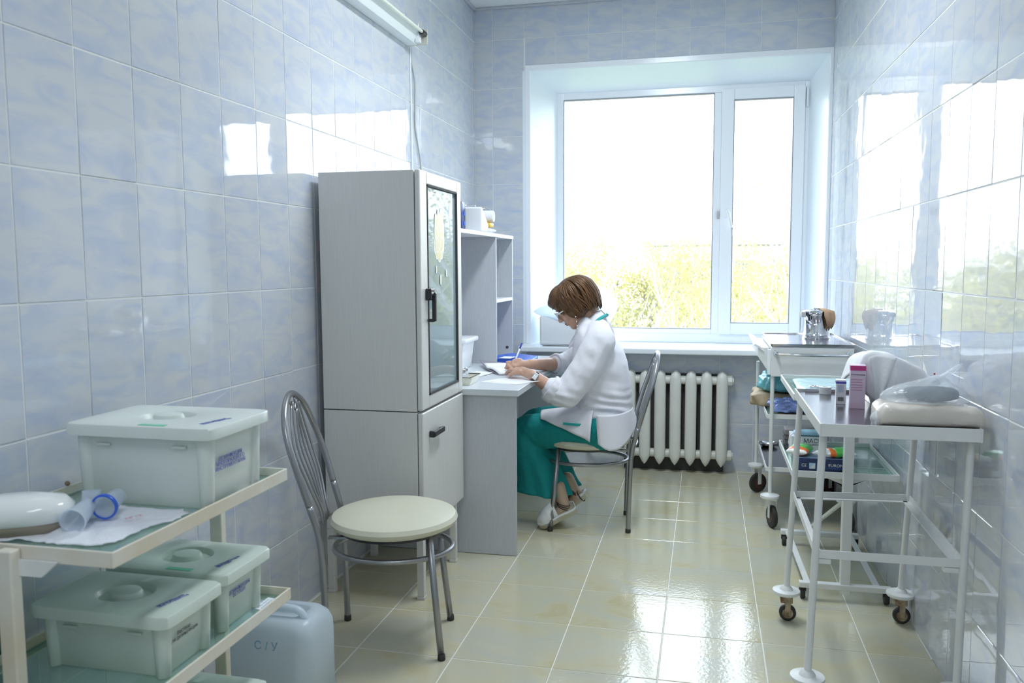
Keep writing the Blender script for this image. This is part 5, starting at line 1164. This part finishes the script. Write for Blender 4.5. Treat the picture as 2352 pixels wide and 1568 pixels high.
# spectacles with chain, earring
for s in (-1, 1):
    c = Vector((-.106, s*.033, .006)); lp_ = [hp(c.x+.004*math.sin(q)*0+.004*abs(math.cos(q)), c.y+.025*math.cos(q), c.z+.017*math.sin(q)-.0) for q in [2*PI*k/24 for k in range(24)]]
    MB().tube(lp_, .0018, 6, close=True).build('spectacle_rim', 'silver', pw, smooth=True)
    MB().add(lp_, [tuple(range(24))]).build('lens', 'lens', pw)
    MB().tube([hp(-.102, s*.058, .010), hp(-.075, s*.072, .008), hp(-.010, s*.083, .004)], .0026, 8, flat=1.4).build('temple', 'white', pw, smooth=True)
    MB().ell(hp(-.0815, s*.030, .004), (.010, .012, .007), 14, rot=HR).build('eye', 'eye', pw, smooth=True)
    MB().tube([hp(-.092, s*.014, .023), hp(-.093, s*.030, .028), hp(-.084, s*.048, .023)], .0024, 6).build('eyebrow', 'hair', pw, smooth=True)
MB().tube([hp(-.106, -.008, .008), hp(-.110, 0, .011), hp(-.106, .008, .008)], .0018, 6).build('nose_bridge', 'silver', pw, smooth=True)
MB().ell(hp(-.097, 0, -.052), (.004, .018, .004), 14, rot=HR).ell(hp(-.094, 0, -.060), (.004, .015, .0045), 14, rot=HR).build('lips', 'lip', pw, smooth=True)
mb = MB()
for q in bez([hp(-.010, -.086, -.022), Vector((-.600, 3.968, .995)), Vector((-.590, 3.975, .968)), Vector((-.572, 3.990, .966))], 5): mb.ell(q, (.0026, .0026, .0042), 8, rings=6)
mb.build('spectacle_chain', 'white', pw, smooth=True)
MB().tube([hp(.008+.006*math.cos(q), -.084, -.042+.008*math.sin(q)) for q in [2*PI*k/14 for k in range(14)]], .0014, 6, close=True).build('earring', 'silver', pw, smooth=True)
# watch
wa = (nW-nE).normalized(); wc = nE.lerp(nW, .93); a_ = wa.orthogonal().normalized(); b_ = wa.cross(a_)
wo = MB().loft([[wc+wa*t_+(a_*math.cos(2*PI*k/28)+b_*math.sin(2*PI*k/28))*r_ for k in range(28)] for t_, r_ in ((-.008, .0275), (-.008, .0295), (.008, .0290), (.008, .0270))], close=True).build('watch_strap', 'strapw', pw, smooth='auto')
nrm = Vector((-.25, -1, .55)); nrm = (nrm-wa*nrm.dot(wa)).normalized(); tq = wa.cross(nrm)
def obox(c, ex, ey, ez, hx, hy, hz):
    mb = MB(); vs = [c+ex*sx*hx+ey*sy*hy+ez*sz*hz for sz in (-1, 1) for sx, sy in ((-1, -1), (1, -1), (1, 1), (-1, 1))]
    return mb.hexa(vs[:4], vs[4:])
wf = obox(wc+nrm*.031, wa, tq, nrm, .0125, .016, .0035).build('watch_case', 'silver', pw, bevel=.002)
obox(wc+nrm*.0348, wa, tq, nrm, .0095, .013, .0006).build('watch_dial', 'paper', wf)
for k in range(12):
    q = 2*PI*k/12; obox(wc+nrm*.0356+wa*.0075*math.cos(q)+tq*.0105*math.sin(q), wa, tq, nrm, .0006, .0006, .0002).build('dial_mark', 'inkb', wf)
# ------------------------------------------------------------ outside: trees of a park and a pale block, seen from an upper floor
g = MB().box(-140, 160, 9, 220, -10.3, -10).build('ground', 'ground'); tag(g, kind='structure')
rt = random.Random(5)
def tree_meshes(seed, H, W, nleaf, leaf, birch=False):
    r = random.Random(seed); wood = MB(); leaves = []
    tips = []
    def branch(p, d, L, rad, lvl):
        pts = [p]; q = p.copy(); dd = d.copy()
        for i in range(4):
            dd = (dd+Vector((r.uniform(-.22, .22), r.uniform(-.22, .22), r.uniform(-.02, .16)))).normalized(); q = q+dd*L/4; pts.append(q.copy())
        wood.tube(pts, [rad, rad*.85, rad*.7, rad*.55, rad*.35], 5 if lvl < 2 else 3, caps=False)
        if lvl < 3:
            for i in range(5 if lvl else 9):
                f = r.uniform(.35, 1); b = pts[min(4, int(f*4))]; a = r.uniform(0, 2*PI); el = r.uniform(.25, .8)
                nd = (dd*el+Vector((math.cos(a), math.sin(a), r.uniform(.1, .7)))*(1-el*.4)).normalized()
                branch(b, nd, L*r.uniform(.42, .62), rad*.45, lvl+1)
        if lvl >= 2: tips.extend(pts[1:])
    branch(Vector((0, 0, 0)), Vector((0, 0, 1)), H*.62, H*.014, 0)
    zm = max(t.z for t in tips); sc = H/zm
    lm = MB()
    for k in range(nleaf):
        t = r.choice(tips)+Vector((r.gauss(0, 1), r.gauss(0, 1), r.gauss(0, 1)))*H*.028
        u = Vector((r.uniform(-1, 1), r.uniform(-1, 1), r.uniform(-1, 1))).normalized(); v = u.orthogonal().normalized(); s = leaf*r.uniform(.6, 1.3)
        lm.add([t-u*s*.5, t+v*s*.35, t+u*s*.5, t-v*s*.35], [(0, 1, 2, 3)])
    for m_ in (wood, lm): m_.v = [(v[0]*W, v[1]*W, v[2]*sc) for v in m_.v]
    a = wood.mesh('trunk'); a.materials.append(M['birch' if birch else 'bark']); b = bpy.data.meshes.new('foliage'); b.from_pydata(lm.v, [], lm.f); b.materials.append(M['leaf'])
    return a, b
kinds = [tree_meshes(1, 11.6, 1.0, 9500, .12), tree_meshes(2, 11.2, 1.1, 10500, .12), tree_meshes(3, 12.2, .85, 3600, .11, True)]
spots = []
for k in range(9): spots.append((-13.5+4.3*k+rt.uniform(-1, 1), 31+rt.uniform(-2, 2), k % 2, rt.uniform(.88, .97)))
for k in range(9): spots.append((-18+5.4*k+rt.uniform(-1.5, 1.5), 41+rt.uniform(-2, 2), (k+1) % 2, rt.uniform(.98, 1.06)))
for k in range(8): spots.append((-26+8*k+rt.uniform(-2, 2), 56+rt.uniform(-3, 3), k % 2, rt.uniform(1.05, 1.15)))
spots.append((2.1, 22.0, 2, 1.10)); spots.append((-1.2, 25.0, 2, .86)); spots.append((-6.2, 24.0, 1, .86)); spots.append((-.5, 24.5, 0, .84)); spots.append((4.2, 25.5, 1, .90)); spots.append((8.5, 26, 0, .98)); spots.append((13.5, 28, 1, 1.02))
for k, (x, y, ki, sc) in enumerate(spots):
    lab = {0: 'spring tree with yellow-green leaves outside the window', 1: 'spring tree with yellow-green leaves outside the window', 2: 'nearly bare pale-trunked tree outside the window'}[ki]
    t = thing('tree', lab, 'tree', (x, y, -10), rt.uniform(0, 6), group='bare pale-trunked trees outside the window' if ki == 2 else 'spring trees outside the window')
    t.scale = (sc, sc, sc*1.12)
    for nm, me in zip(('trunk', 'foliage'), kinds[ki]):
        o = bpy.data.objects.new(nm, me); C.objects.link(o); o.parent = t
t = thing('building', 'pale apartment block behind the trees', 'building', (6, 78, -10))
MB().box(-5.2, 20, 74, 86, -10, 3.0).build('wall', 'panel', t); MB().box(-5.6, 20.4, 73.6, 86.4, 3.0, 3.5).build('roof', 'bark', t)
for i in range(8):
    for j in range(4): MB().box(-3.6+i*3.0, -2.2+i*3.0, 73.93, 74.0, -8.6+j*2.9, -7.0+j*2.9).build('window', 'wdark', t)
